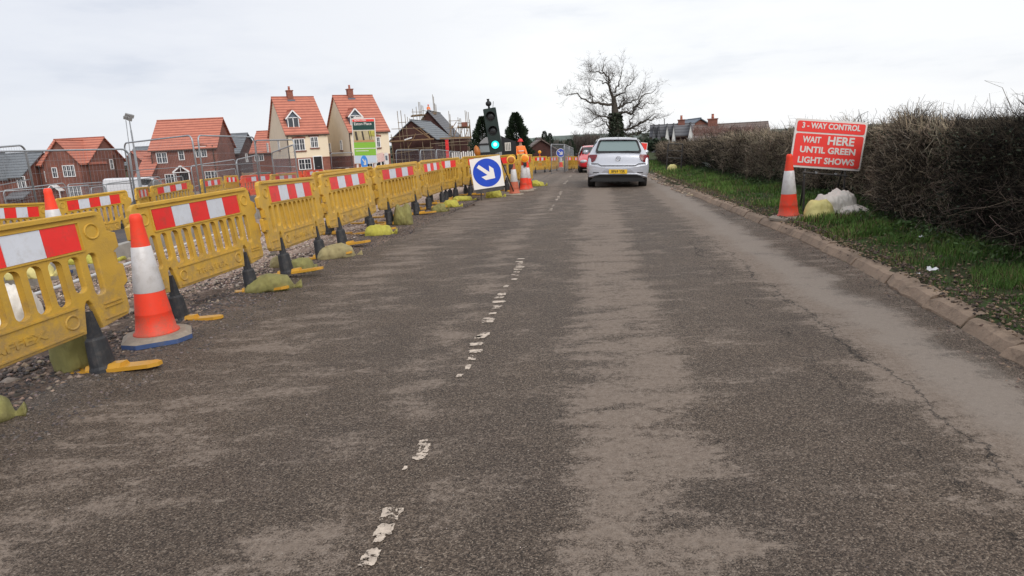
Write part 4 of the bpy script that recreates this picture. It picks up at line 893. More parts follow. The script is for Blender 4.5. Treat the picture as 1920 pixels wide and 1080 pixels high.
# red wait here sign
Ys = 10.45
c = [at(1490, 222.5, Ys + .05), at(1621.5, 229, Ys), at(1617, 322, Ys), at(1483, 311.5, Ys + .05)]
xa = ((c[1] - c[0]) + (c[2] - c[3])).normalized(); za = ((c[0] - c[3]) + (c[1] - c[2])).normalized(); za = (za - xa * za.dot(xa)).normalized(); ya = za.cross(xa)
cc = sum(c, Vector()) / 4; Mx = Matrix((xa, ya, za)).transposed().to_4x4(); Mx.translation = cc; W_ = ((c[1] - c[0]).length + (c[2] - c[3]).length) / 2; H_ = ((c[0] - c[3]).length + (c[1] - c[2]).length) / 2
sg = empty('wait_here_sign', mat=Mx); tag(sg, 'red rectangular temporary sign reading wait here until green light shows, on a steel frame', 'road sign')
me = outline(rrect(-W_ / 2, -H_ / 2, W_ / 2, H_ / 2, .02), [], .007, .0015); pl = link('plate', me, [M['signwhite']], sg)
mb = MB(); hw = W_ / 2 - .025
mb.prism(rrect(-hw, H_ * .24, hw, H_ / 2 - .03, .03), -.0135, -.0095); mb.build('top_red_panel', M['signred'], pl)
mb = MB(); mb.prism(rrect(-hw, -H_ / 2 + .03, hw, H_ * .24 - .025, .03), -.0135, -.0095); mb.build('lower_red_panel', M['signred'], pl)
for txt, z, sz, wtxt in (('3 - WAY CONTROL', .372, .115, .90), ('WAIT', .085, .128, .285), ('HERE', .085, .172, .41), ('UNTIL GREEN', -.120, .130, .86), ('LIGHT SHOWS', -.335, .130, .88)):
    me = text_mesh(txt, sz, M['signwhite'], .0015, sz * .032)
    xs_ = [v.co.x for v in me.vertices]; zs_ = [v.co.z for v in me.vertices]; wd = max(xs_) - min(xs_); cx_ = (max(xs_) + min(xs_)) / 2; cz_ = (max(zs_) + min(zs_)) / 2
    xo = {'WAIT': -.27, 'HERE': .185}.get(txt, 0) * W_ / 1.1
    me.transform(Matrix.Translation((xo, -.0158, z * H_)) @ Matrix.Diagonal((wtxt * W_ / 1.1 / wd, 1, 1, 1)) @ Matrix.Translation((-cx_, 0, -cz_))); link('lettering', me, parent=pl)
inv_ = Mx.inverted()
fl, fr = gnd(1466, 408), gnd(1579, 405); 
def loc_(p): return tuple(inv_ @ Vector(p))
tl = at(1511, 322, Ys + .12); tr = at(1585, 322, Ys + .12); tl.z += .2; tr.z += .2
def atp(u, v, Y=Ys): return loc_(at(u, v, Y))
bl, br = at(1506, 403, Ys), at(1578, 410, Ys)
mb = MB(); mb.tube([loc_(tl), atp(1508, 330), loc_(bl)], .017, 6); mb.build('leg', M['darksteel'], sg)
mb = MB(); mb.tube([loc_(tr), atp(1584, 332), loc_(br)], .017, 6); mb.build('leg', M['darksteel'], sg)
for v0, v1 in ((323, 330), (400, 404)):
    mb = MB(); mb.tube([atp(1505 if v0 < 350 else 1506, v0), atp(1589 if v0 < 350 else 1578, v1)], .016, 6); mb.build('cross_bar', M['darksteel'], sg)
bk0, bk1 = at(1500, 396, Ys + .75), at(1560, 399, Ys + .75)
for a, b_ in ((tl, bk0), (tr, bk1)):
    mb = MB(); mb.tube([loc_(a), loc_((b_.x, b_.y, g1(b_.x, b_.y)))], .015, 6); mb.build('rear_leg', M['darksteel'], sg)
for u, v in ((1530, 323.5), (1567, 326)):
    mb = MB(); mb.box(atp(u, v, Ys - .02), (.03, .03, .03)); mb.build('clip', M['galv'], sg)

# empty sign frame
Ye = 25.; e = empty('sign_frame', gnd(1266, 322)); o_ = Vector(e.location); tag(e, 'empty rusty sign frame standing in front of the hedge', 'sign frame')
def rel(u, v, Y=Ye): return tuple(at(u, v, Y) - o_)
for a, b_ in (((1253, 270), (1249, 326)), ((1280, 271), (1277, 320))):
    mb = MB(); mb.tube([rel(*a), rel(*b_)], .028, 6); mb.build('upright', M['darksteel'], e)
for a, b_ in (((1252, 269.5), (1281, 270)), ((1252, 282), (1280, 283.5)), ((1251, 295.5), (1279, 297.5))):
    mb = MB(); mb.tube([rel(*a), rel(*b_)], .022, 6); mb.build('cross_bar', M['darksteel'], e)
# second red sign beyond the silver car
Yr = 30.; cc = at(1202.5, 279, Yr); e = empty('red_sign', (cc.x, cc.y, g1(cc.x, cc.y))); tag(e, 'small tilted red sign showing beside the silver car roof', 'road sign')
mb = MB(); mb.box((0, 0, cc.z - e.location.z), (.50, .02, .56), rot=(0, R(8), R(0))); pl = mb.build('plate', M['signwhite'], e)
mb = MB(); mb.box((0, -.018, cc.z - e.location.z), (.44, .012, .50), rot=(0, R(8), 0)); mb.build('red_panel', M['signred'], pl)
for sx in (-.15, .15):
    mb = MB(); mb.tube([(sx, .03, 0), (sx, .03, cc.z - e.location.z)], .02, 6); mb.build('leg', M['darksteel'], e)
# litter
rk = random.Random(21)
for k, (u, v, s, lab) in enumerate([(1330, 322, .42, 'torn black and white plastic sheet caught at the hedge foot'), (1748, 516, .09, 'white scrap of paper on the grass nearest the camera'), (1722, 522, .03, 'tiny white scrap left of the paper scrap'), (1727, 452, .05, 'pale scrap in the weeds under the hedge'), (1680, 428, .05, 'small pale scrap below the hedge, right of the red sign')]):
    p = gnd(u, v); V = []; n = 5
    for i in range(n):
        for j in range(n): V.append(((i / (n - 1) - .5) * s, (j / (n - 1) - .5) * s * .55, .012 + abs(rk.gauss(0, .22)) * s))
    mb = MB(); F1 = [(i * n + j, (i + 1) * n + j, (i + 1) * n + j + 1, i * n + j + 1) for i in range(n - 1) for j in range(n - 1)]
    mb.add(V, F1); mb.m = [(1 if k == 0 and (i % 5) in (1, 3) else 0) for i in range(len(mb.f))]
    if k == 0: mb.v = [(x, y * 1.2 , z * .55 + (.5 - x / s) * .55 * s * 1.0) for x, y, z in mb.v]
    o = mb.build('litter', [M['litter'], M['matt']], loc=(p.x, p.y, p.z + .03), rot=(0, 0, rk.uniform(0, 3) if k else .1)); tag(o, lab, 'litter')
    m_ = o.modifiers.new('th', 'SOLIDIFY'); m_.thickness = .003

# ---------------------------------------------------------------- traffic light
p = gnd(925, 352); Yt = p.y; e = empty('traffic_light', p); tag(e, 'portable black traffic light showing green, tilted to the left', 'traffic light')
def rl(u, v, Y=Yt): return at(u, v, Y) - p
c0, c1 = rl(917.5, 203.5), rl(931, 285.5); za = (c0 - c1).normalized(); L = (c0 - c1).length; xa = (Vector((1, .0, 0)) - za * za.x).normalized(); ya = za.cross(xa)
Mh = Matrix((xa, ya, za)).transposed().to_4x4(); Mh.translation = (c0 + c1) / 2
hd = bpy.data.objects.new('signal_head', outline(rrect(-.20, -L / 2, .20, L / 2, .025), [], .09, .008)); COL.objects.link(hd); hd.data.materials.append(M['dgreen']); hd.parent = e; hd.matrix_local = Mh
for k, lit in enumerate((0, 0, 1)):
    zc = L * (.325 - k * .325); Rx = Matrix.Translation((0, -.10, zc)) @ Matrix.Rotation(R(90), 4, 'X')
    mb = MB(); mb.lathe([(.150, -.005), (.150, .012), (.128, .014), (.126, -.002)], 28, M=Rx, cap=False)
    # hood: upper part of a cylinder
    n = 18; hv = []
    for i in range(n + 1):
        a = R(-10 + 200 * i / n); l = .05 + .13 * max(0, math.sin(a)) ** .7
        for rr_, d_ in ((.148, 0), (.148, l), (.140, l), (.140, 0)): hv.append((rr_ * math.cos(a), -.10 - d_, zc + rr_ * math.sin(a)))
    mb.add(hv, [(i * 4 + q_, i * 4 + (q_ + 1) % 4, (i + 1) * 4 + (q_ + 1) % 4, (i + 1) * 4 + q_) for i in range(n) for q_ in range(4)])
    mb.build('hood', M['matt'], hd, True)
    mb = MB(); mb.lathe([(.126, .0), (.10, .018), (.05, .030), (.006, .034)], 26, M=Rx); ln = mb.build('lens', M['green_lit'] if lit else M['lens_off'], hd, True)
    if lit:
        mb = MB(); mb.lathe([(.062, .031), (.04, .036), (.004, .040)], 20, M=Rx @ Matrix.Translation((0, .01, 0))); mb.build('lamp_core', M['green_hot'], hd, True)
        ln['label'] = 'lit blue green lamp'
mb = MB(); mb.lathe([(.035, 0), (.03, .06), (.08, .09), (.095, .14), (.085, .19), (.04, .22), (.035, .26), (.045, .27), (.045, .29), (.01, .29)], 18); o = mb.build('detector', M['matt'], e, True); o.matrix_local = Matrix.Translation(rl(917, 203)) @ Matrix.Rotation(R(-4), 4, 'Y')
mb = MB(); mb.tube([tuple(rl(924, 204)), tuple(rl(925, 190))], .008, 5); mb.build('aerial', M['matt'], e)
mb = MB(); mb.tube([tuple(rl(930, 284, Yt + .05)), (rl(930, 284).x + .10, .05, .2)], .035, 10); mb.build('mast', M['galv'], e)
mb = MB(); mb.tube([tuple(rl(934, 284, Yt + .1)), (rl(934, 284).x + .14, .1, .2)], .02, 8); mb.build('mast_stay', M['galv'], e)
mb = MB(); mb.box((.15, .1, .12), (.6, .45, .24)); mb.build('battery_box', M['matt'], e)

# ---------------------------------------------------------------- vehicles
def loft(secs, n_mirror=True):
    """secs: list of (y, [(x,z)...] half section from bottom centre to roof centre)"""
    V, Fc = [], []; m = len(secs[0][1]); full = 2 * m - 2
    for y, s in secs:
        ring = [(x, y, z) for x, z in s] + [(-x, y, z) for x, z in s[-2:0:-1]]
        V += ring
    for i in range(len(secs) - 1):
        for k in range(full): Fc.append((i * full + k, (i + 1) * full + k, (i + 1) * full + (k + 1) % full, i * full + (k + 1) % full))
    Fc += [tuple(range(full)), tuple(range((len(secs) - 1) * full, len(secs) * full))[::-1]]
    return V, Fc
def make_car(name, paint, W=1.75, Hh=1.46, Lc=4.05, loc=(0, 0, 0), rz=0., roll=0., plate=True, suv=False):
    e = empty(name); e.location = loc; e.rotation_euler = (0, roll, rz)
    hw = W / 2; zb = .24 if not suv else .30; k = Hh / 1.46
    def sec(y, zt, w_, wr, belt, low=None):
        lo = low if low is not None else zb
        bz = min(belt, zt - .02)
        return (y, [(0, lo), (w_ * .80, lo), (w_ * .97, lo + .08), (w_, .50 * k), (w_ * .995, .70 * k), (w_ * .955, bz * k), (wr, max(bz + .01, zt - .07) * k), (wr * .80, (zt - .015) * k), (0, zt * k)])
    S = [sec(0, .62, hw * .80, hw * .70, .60, .34), sec(.04, .66, hw * .93, hw * .84, .63, .30), sec(.09, .95, hw * .975, hw * .80, .90, .28), sec(.16, 1.00, hw * .99, hw * .78, .93), sec(.30, 1.14, hw, hw * .75, .94), sec(.52, 1.36, hw, hw * .70, .94), sec(.62, 1.42, hw, hw * .68, .94), sec(1.1, 1.46, hw, hw * .69, .94), sec(1.9, 1.46, hw, hw * .68, .93),
         sec(2.5, 1.36, hw, hw * .66, .92), sec(3.05, 1.02, hw, hw * .72, .90), sec(3.6, .90, hw * .98, hw * .72, .80), sec(Lc - .12, .72, hw * .90, hw * .65, .66), sec(Lc, .55, hw * .72, hw * .55, .52, .34)]
    V, Fc = loft(S); V = [(x * 1.035, y_, z) for x, y_, z in V]; mb = MB().add(V, Fc); b = mb.build('body', paint, e, True); m_ = b.modifiers.new('s', 'SUBSURF'); m_.levels = 2; m_.render_levels = 2
    def face_y(z):       # rear surface position at height z (metres)
        zz = z / k; pts = [(.30, .05), (.50, .0), (.62, -.005), (.66, .03), (.80, .05), (.95, .085), (1.00, .15), (1.14, .29), (1.36, .505), (1.42, .61)]
        return float(np.interp(zz, [a for a, _ in pts], [b_ for _, b_ in pts]))
    def patch(name_, poly, mat_, off=.012, thick=.02, mi=None, parent=e, wrap=0., sub=10):
        """poly in (x,z) draped on the rear; wrap bends it forward towards the sides"""
        xs_ = [p_[0] for p_ in poly]; zs_ = [p_[1] for p_ in poly]
        mb = MB(); n = len(poly)
        def yy(x, z): return face_y(z) - off + wrap * max(0, abs(x) - hw * .70) ** 2
        cx_, cz_ = sum(xs_) / n, sum(zs_) / n; rings = []
        for t in (1., .66, .33):
            rings.append([(cx_ + (x - cx_) * t, cz_ + (z - cz_) * t) for x, z in poly])
        vs = [(x, yy(x, z) + thick, z) for x, z in rings[0]]
        for rg in rings: vs += [(x, yy(x, z), z) for x, z in rg]
        vs.append((cx_, yy(cx_, cz_), cz_)); fs = []
        for lvl in range(3): fs += [(lvl * n + i, lvl * n + (i + 1) % n, (lvl + 1) * n + (i + 1) % n, (lvl + 1) * n + i) for i in range(n)]
        fs += [(3 * n + i, 3 * n + (i + 1) % n, 4 * n) for i in range(n)]
        mb.add(vs, fs); return mb.build(name_, mat_, parent)
    def dense(poly, m=6):
        out = []
        for i in range(len(poly)):
            a, b_ = poly[i], poly[(i + 1) % len(poly)]
            out += [(a[0] + (b_[0] - a[0]) * t / m, a[1] + (b_[1] - a[1]) * t / m) for t in range(m)]
        return out
    win = [(-.63, 1.015), (.63, 1.015), (.66, 1.05), (.575, 1.33), (.54, 1.37), (-.54, 1.37), (-.575, 1.33), (-.66, 1.05)]
    sc2 = W / 1.75
    sw_ = lambda P_: dense([(x * sc2, z * k) for x, z in P_])
    rim = patch('rear_window_surround', sw_(win), M['trim'], .022, .05)
    patch('rear_window', sw_([(x * .90, 1.19 + (z - 1.19) * .76) for x, z in win]), M['carglass'], .032, .01)
    mb = MB(); mb.box((0, face_y(1.38 * k) - .05, 1.405 * k), (1.08 * sc2, .16, .022), rot=(R(8), 0, 0)); mb.build('spoiler', paint, e)
    mb = MB(); mb.tube([(.05, face_y(1.03 * k) - .05, 1.045 * k), (.28 * sc2, face_y(1.045 * k) - .055, 1.055 * k), (.44 * sc2, face_y(1.04 * k) - .045, 1.03 * k)], .011, 6); mb.build('rear_wiper', M['trim'], e)
    for sx in (-1, 1):
        tl_ = [(sx * x, z) for x, z in ((.60, .93), (.63, .96), (.80, .955), (.875, .93), (.885, .80), (.86, .735), (.735, .74), (.66, .80))]
        if sx < 0: tl_ = tl_[::-1]
        t_ = patch('tail_light', sw_(tl_), M['taillight'], .035, .16, wrap=2.0)
        patch('tail_light_lens', sw_([(sx * x, z) for x, z in ((.69, .90), (.84, .895), (.84, .84), (.72, .84))][::(1 if sx > 0 else -1)]), M['taillight2'], .043, .01, parent=t_, wrap=2.0)
        rf = patch('reflector', sw_([(sx * .55, .46), (sx * .72, .455), (sx * .72, .435), (sx * .55, .44)][::(1 if sx > 0 else -1)]), M['signwhite' if sx > 0 and False else 'trim'], .012, .01)
    # bumper crease and number plate recess
    patch('plate_recess', sw_([(-.50, .405), (.50, .405), (.36, .56), (-.36, .56)]), paint, .010, .02)
    for zz, hw_ in ((.665, .78),):
        mb = MB(); pts = [(x * sc2, face_y(zz * k) - .030 + .30 * max(0, abs(x) - .45) ** 2, zz * k - (0.02 if abs(x) < .55 else -.035)) for x in np.linspace(-hw_, hw_, 17)]; mb.tube(pts, .010, 6); mb.build('bumper_crease', M['trim'], e)
    pts = [(x * sc2, face_y(.40 * k) - .005 + .35 * max(0, abs(x) - .4) ** 2, (.405 - .085 * max(0, (abs(x) - .55) / .3)) * k) for x in np.linspace(-.84, .84, 19)]
    mb = MB(); mb.tube(pts, .028, 8); mb.build('bumper_lip', paint, e, True)
    patch('diffuser', sw_([(-.80, .19), (.80, .19), (.66, .35), (.52, .385), (-.52, .385), (-.66, .35)]), M['trim'], .035, .12)
    if plate:
        mb = MB(); mb.box((0, face_y(.47) - .035, .475), (.52, .012, .115)); pl_ = mb.build('number_plate', M['plate'], e, rot=(0, 0, 0))
        tm = text_mesh('BP69 YSR', .105, M['ink'], .001, .002, .93); tm.transform(Matrix.Translation((0, face_y(.47) - .043, .475))); link('plate_lettering', tm, parent=pl_)
        # round emblem: ring with two stacked chevrons
        ey = face_y(.84) - .028; mb = MB(); pts = [(.062 * math.cos(2 * math.pi * i / 28), ey, .845 + .062 * math.sin(2 * math.pi * i / 28)) for i in range(29)]; mb.tube(pts, .0065, 6, cap=False)
        for ln_ in ([(-.028, .053), (0, .004), (.028, .053)], [(-.052, .025), (-.026, -.05), (0, .0), (.026, -.05), (.052, .025)]): mb.tube([(x, ey, .845 + z) for x, z in ln_], .0055, 5)
        mb.build('emblem', M['chrome'], e)
    # glasshouse sides and windscreen
    for sx in (-1, 1):
        poly = [(.55, .99), (2.95, .97), (2.45, 1.32), (1.8, 1.39), (1.1, 1.39), (.72, 1.33)]
        def gx(z): return sx * (hw * (.955 + (.70 - .955) * min(1, max(0, (z / k - .94) / .45))) + .012)
        vs = [(gx(z * k), y_, z * k) for y_, z in poly] + [(gx(z * k) - sx * .03, y_, z * k) for y_, z in poly]; n = len(poly)
        mb = MB(); mb.add(vs, [tuple(range(n)), tuple(range(n, 2 * n))[::-1]] + [(i, (i + 1) % n, (i + 1) % n + n, i + n) for i in range(n)]); mb.build('side_window', M['carglass_d'], e)
        mb = MB(); mb.lathe([(.02, -.09), (.085, -.07), (.10, 0), (.085, .07), (.02, .09)], 14, M=Matrix.Translation((sx * (hw + .08), 2.55, .98 * k)) @ Matrix.Diagonal((.9, .6, .8, 1))); mb.build('door_mirror', paint if not suv else M['trim'], e, True)
        mb = MB(); mb.box((sx * (hw + .015), 1.55, .60 * k), (.02, .9, .03)); mb.build('door_trim', M['trim'], e)
    for sx in (-1, 1):
        for yw in (.66, 3.2):
            Mw = Matrix.Translation((sx * (hw - .12), yw, .305)) @ Matrix.Rotation(R(90), 4, 'Y')
            mb = MB(); mb.lathe([(.20, -.105), (.285, -.11), (.305, -.085), (.308, .085), (.285, .11), (.20, .105)], 30, M=Mw); wh = mb.build('wheel', M['tyre'], e, True)
            mb = MB(); mb.lathe([(.19, -.112), (.16, -.09), (.05, -.10), (.01, -.10)], 20, M=Mw); mb.lathe([(.19, .112), (.16, .09), (.05, .10), (.01, .10)], 20, M=Mw); mb.build('rim', M['chrome'], wh, True)
    mb = MB(); mb.box((0, 1.8, .29), (W * .84, 3.3, .16)); mb.box((0, .16, .30), (W * .70, .25, .18)); mb.build('underbody', M['trim'], e)  # underbody, plus a black box added to deepen the shade below the bumper
    q_ = [(-.58, 2.52, 1.335), (.58, 2.52, 1.335), (.66, 3.02, 1.03), (-.66, 3.02, 1.03)]
    mb = MB(); mb.add([(x * sc2, y_, z * k + .03) for x, y_, z in q_] + [(x * sc2, y_, z * k - .03) for x, y_, z in q_], [(3, 2, 1, 0), (4, 5, 6, 7), (0, 1, 5, 4), (1, 2, 6, 5), (2, 3, 7, 6), (3, 0, 4, 7)]); mb.build('windscreen', M['carglass_d'], e)
    for sx in (-1, 1):
        mb = MB(); mb.lathe([(.005, -.10), (.07, -.08), (.10, 0), (.07, .09), (.005, .11)], 12, M=Matrix.Translation((sx * hw * .70, Lc - .10, .64 * k)) @ Matrix.Diagonal((2.0, 1.0, .9, 1))); mb.build('headlight', M['glass_clear'], e, True)
    mb = MB(); mb.box((0, Lc - .01, .50 * k), (W * .5, .06, .14)); mb.build('grille', M['trim'], e)
    mb = MB(); mb.box((0, Lc + .03, .36), (.50, .02, .11)); mb.build('front_plate', M['signwhite'], e)
    mb = MB(); mb.tube([(0, .62, 1.44 * k), (0, .48, 1.53 * k)], .008, 5); mb.build('aerial', M['trim'], e)
    return e
pl_, pr_ = gnd(1108, 347), gnd(1203, 351)
vw = make_car('silver_hatchback', M['silver'], loc=(3.22, 19.55, g1(3.2, 19.6) - .005), rz=-R(7.5), roll=R(2.6)); tag(vw, 'silver hatchback with a yellow number plate, seen from behind in the lane', 'car')
rx_ = at(1117, 300, 37.).x; red = make_car('red_car', M['redpaint'], W=1.82, Hh=1.50, Lc=4.2, loc=(rx_ + .35, 41.2, g1(rx_, 39)), rz=R(180 - 5), plate=False, suv=True); tag(red, 'red car facing the camera, half hidden behind the silver hatchback', 'car')
# white van roof among the site fences
e = empty('white_van'); wp = at(262, 345, 46); e.location = (wp.x, wp.y, at(262, 331, 46).z - 1.46); e.scale = (.85, .85, .75); e.rotation_euler = (0, 0, R(20)); tag(e, 'white van parked behind the site fences beside the floodlight mast', 'van')
mb = MB(); mb.prism([(-2.4, .35), (2.3, .35), (2.45, .9), (1.7, 1.15), (1.0, 1.85), (-2.35, 1.95), (-2.45, 1.2)], -.9, .9); b = mb.build('body', M['whitepaint'], e); b.modifiers.new('b', 'BEVEL').width = .12
for s_ in (-1, 1):
    mb = MB(); mb.prism([(.2, 1.2), (1.5, 1.15), (.98, 1.68), (.2, 1.72)], s_ * .905, s_ * .915); mb.build('side_window', M['carglass_d'], e)
    for x in (-1.5, 1.5):
        mb = MB(); mb.lathe([(.2, -.1), (.33, -.1), (.34, .1), (.2, .1)], 20, M=Matrix.Translation((x, s_ * .82, .34)) @ Matrix.Rotation(R(90), 4, 'X')); mb.build('wheel', M['tyre'], e)
mb = MB(); mb.add([(1.74, -.72, 1.16), (1.74, .72, 1.16), (1.08, .66, 1.80), (1.08, -.66, 1.80), (1.70, -.72, 1.12), (1.70, .72, 1.12), (1.04, .66, 1.76), (1.04, -.66, 1.76)], [(0, 1, 2, 3), (7, 6, 5, 4), (0, 4, 5, 1), (1, 5, 6, 2), (2, 6, 7, 3), (3, 7, 4, 0)]); mb.build('windscreen', M['carglass_d'], e)

# ---------------------------------------------------------------- houses
class House:
    def __init__(s, name, label, L, phi, w, d, he, hr, wall, roof, upper=None, split=2.6, gable_front=False, ov=.25, cat='house', base=None, group='newly built houses'):
        """L: world point of the front left eave corner"""
        s.phi, s.w, s.d, s.he, s.hr = R(phi), w, d, he, hr; s.O = Vector((L.x, L.y, L.z - he)); s.top = L.z
        s.e = empty(name, s.O, s.phi); tag(s.e, label, cat, group)
        mb = MB(); ms = [wall, upper or wall]
        def prof(z0, z1, mi, gable):
            if not gable: mb.add([(0, 0, z0), (w, 0, z0), (w, d, z0), (0, d, z0), (0, 0, z1), (w, 0, z1), (w, d, z1), (0, d, z1)], [(0, 1, 5, 4), (1, 2, 6, 5), (2, 3, 7, 6), (3, 0, 4, 7)], mi)
            elif gable_front: mb.add([(0, 0, z0), (w, 0, z0), (w, d, z0), (0, d, z0), (0, 0, z1), (w, 0, z1), (w, d, z1), (0, d, z1), (w / 2, 0, hr - .05), (w / 2, d, hr - .05)], [(0, 1, 5, 8, 4), (1, 2, 6, 5), (2, 3, 7, 9, 6), (3, 0, 4, 7)], mi)
            else: mb.add([(0, 0, z0), (w, 0, z0), (w, d, z0), (0, d, z0), (0, 0, z1), (w, 0, z1), (w, d, z1), (0, d, z1), (0, d / 2, hr - .05), (w, d / 2, hr - .05)], [(0, 1, 5, 4), (1, 2, 6, 9, 5), (2, 3, 7, 6), (3, 0, 4, 8, 7)], mi)
        if upper: prof(-1.5, split, 0, False); prof(split, he, 1, True); mb.box((w / 2, d / 2, split), (w + .08, d + .08, .10), 0)
        else: prof(-1.5, he, 0, True)
        s.wall = mb.build('wall', ms, s.e)
        s.rf = s._roof(0, w, 0, d, he, hr, gable_front, roof, ov, s.e)
    def _roof(s, x0, x1, y0, y1, he, hr, gf, m, ov, par, t=.12):
        mb = MB()
        if gf:
            xm = (x0 + x1) / 2; sl = (hr - he) / (xm - x0); zo = he - ov * sl
            for sx in (-1, 1):
                xe = x0 - ov if sx < 0 else x1 + ov
                a = [(xe, y0 - ov, zo), (xm, y0 - ov, hr), (xm, y1 + ov, hr), (xe, y1 + ov, zo)]; vs = a + [(x, y, z + t) for x, y, z in a]
                mb.add(vs, [(0, 1, 2, 3), (7, 6, 5, 4), (0, 4, 5, 1), (1, 5, 6, 2), (2, 6, 7, 3), (3, 7, 4, 0)])
        else:
            ym = (y0 + y1) / 2; sl = (hr - he) / (ym - y0); zo = he - ov * sl
            for sy in (-1, 1):
                ye = y0 - ov if sy < 0 else y1 + ov
                a = [(x0 - ov, ye, zo), (x1 + ov, ye, zo), (x1 + ov, ym, hr), (x0 - ov, ym, hr)]; vs = a + [(x, y, z + t) for x, y, z in a]
                mb.add(vs, [(3, 2, 1, 0), (4, 5, 6, 7), (0, 1, 5, 4), (1, 2, 6, 5), (2, 3, 7, 6), (3, 0, 4, 7)])
        r = mb.build('roof', m, par)
        mb = MB()
        if gf: mb.tube([((x0 + x1) / 2, y0 - ov, hr + t), ((x0 + x1) / 2, y1 + ov, hr + t)], .09, 6)
        else: mb.tube([(x0 - ov, (y0 + y1) / 2, hr + t), (x1 + ov, (y0 + y1) / 2, hr + t)], .09, 6)
        mb.build('ridge_tiles', m, r)
        if not gf:
            mb = MB(); mb.box(((x0 + x1) / 2, y0 - ov, zo - .02), (x1 - x0 + 2 * ov, .12, .13)); mb.build('gutter', M['brown'], r)
        return r
    def wing(s, u0, u1, front, he, hr, wallm, roofm, back=3., ov=.25, bz=-1.5):
        x0, x1 = s.fx(u0), s.fx(u1); xm = (x0 + x1) / 2; y0 = -front
        mb = MB(); mb.add([(x0, y0, bz), (x1, y0, bz), (x1, 0, bz), (x0, 0, bz), (x0, y0, he), (x1, y0, he), (x1, back, he), (x0, back, he), (xm, y0, hr - .04), (xm, back, hr - .04)], [(0, 1, 5, 8, 4), (1, 2, 6, 5), (3, 0, 4, 7)])
        mb.build('wing_wall', wallm, s.e); return s._roof(x0, x1, y0, back, he, hr, True, roofm, ov, s.e)
    def fx(s, u):
        r = (u - 960) / F; k = _plane_r(u); return (k * s.O.y - s.O.x) / (math.cos(s.phi) - k * math.sin(s.phi))
    def sy(s, u, right):
        X0, Y0 = s.O.x + (s.w * math.cos(s.phi) if right else 0), s.O.y + (s.w * math.sin(s.phi) if right else 0); k = _plane_r(u)
        return (X0 - k * Y0) / (k * math.cos(s.phi) + math.sin(s.phi))
    def place(s, face, u, v, front=0.):
        if face == 'F': x = s.fx(u); y = -front; rot = 0
        elif face == 'L': x = 0; y = s.sy(u, False); rot = -90
        else: x = s.w; y = s.sy(u, True); rot = 90
        Yw = s.O.y + x * math.sin(s.phi) + y * math.cos(s.phi); z = at(u, v, Yw).z - s.O.z
        return Vector((x, y, z)), rot
    def window(s, face, u, v, w, h, n=2, arch=None, sill=None, front=0.):
        p, rot = s.place(face, u, v, front); b = .07; o = .035
        mb = MB()
        for x, z, a, c in ((0, h / 2 - b / 2, w, b), (0, -h / 2 + b / 2, w, b), (-w / 2 + b / 2, 0, b, h - 2 * b), (w / 2 - b / 2, 0, b, h - 2 * b)): mb.box((x, -o, z), (a, .09, c))
        for i in range(1, n): mb.box((-w / 2 + w * i / n, -o + .004, 0), (.075, .08, h - 2 * b))
        for i in range(n): mb.box((-w / 2 + w * (i + .5) / n, -o + .02, 0), (.03, .03, h - 2 * b)); mb.box((-w / 2 + w * (i + .5) / n, -o + .023, .05 * h), (w / n - .05, .03, .03))
        fr = mb.build('window', M['upvc'], s.e, loc=p, rot=(0, 0, R(rot)))
        mb = MB(); mb.box((0, -.008, 0), (w - b, .012, h - b)); mb.build('pane', M['glass'], fr)
        if arch: mb = MB(); mb.prism([(-w / 2 - .12, h / 2), (w / 2 + .12, h / 2), (w / 2 + .16, h / 2 + .16), (0, h / 2 + .26), (-w / 2 - .16, h / 2 + .16)], -.05, .0); mb.build('arch', arch, fr)
        if sill: mb = MB(); mb.box((0, -.07, -h / 2 - .07), (w + .2, .14, .12)); mb.build('sill', sill, fr)
        return fr
    def pipe(s, face, u, v0, v1):
        p, rot = s.place(face, u, v0); q, _ = s.place(face, u, v1); n = {'F': (0, -.08), 'L': (-.08, 0), 'R': (.08, 0)}[face]
        mb = MB(); mb.tube([(p.x + n[0], p.y + n[1], p.z), (p.x + n[0], p.y + n[1], -1)], .06, 6); mb.build('drainpipe', M['brown'], s.e)
    def door(s, u, v, w, h, m):
        p, rot = s.place('F', u, v); mb = MB()
        mb.box((0, -.03, 0), (w + .16, .08, h + .1)); fr = mb.build('door_frame', M['upvc'], s.e, loc=p)
        mb = MB(); mb.box((0, -.08, -.02), (w, .05, h - .04)); dr = mb.build('door', m, fr)
        mb = MB(); mb.box((0, -.11, -.15), (.26, .02, .05)); mb.build('letter_box', M['chrome'], fr)
    def chimney(s, u, w=.55, top=.95, mt=None, y=None):
        x = s.fx(u) if y is None else s.w * .5
        x = min(max(x, .4), s.w - .4); ym = s.d / 2
        mb = MB(); mb.box((x, ym, s.hr + top / 2 - .3), (w, w, top + .6)); mb.box((x, ym, s.hr + top + .04), (w + .12, w + .12, .10)); c = mb.build('chimney', mt or M['brick2'], s.rf)
        mb = MB(); mb.lathe([(.13, 0), (.11, .38), (.13, .40), (.12, .44)], 10, M=Matrix.Translation((x, ym, s.hr + top + .08))); mb.build('chimney_pot', M['tile'], c)
        mb = MB(); mb.box((x, ym - w / 2 - .1, s.hr - .38), (w + .2, .3, .35)); mb.build('flashing', M['lead'], c)
def _plane_r(u):     # X/Y slope of the vertical plane through pixel column u near the horizon
    d = ray(u, 270 + (960 - u) * .052); return d.x / d.y
def EL(u, v, Y): return at(u, v, Y)

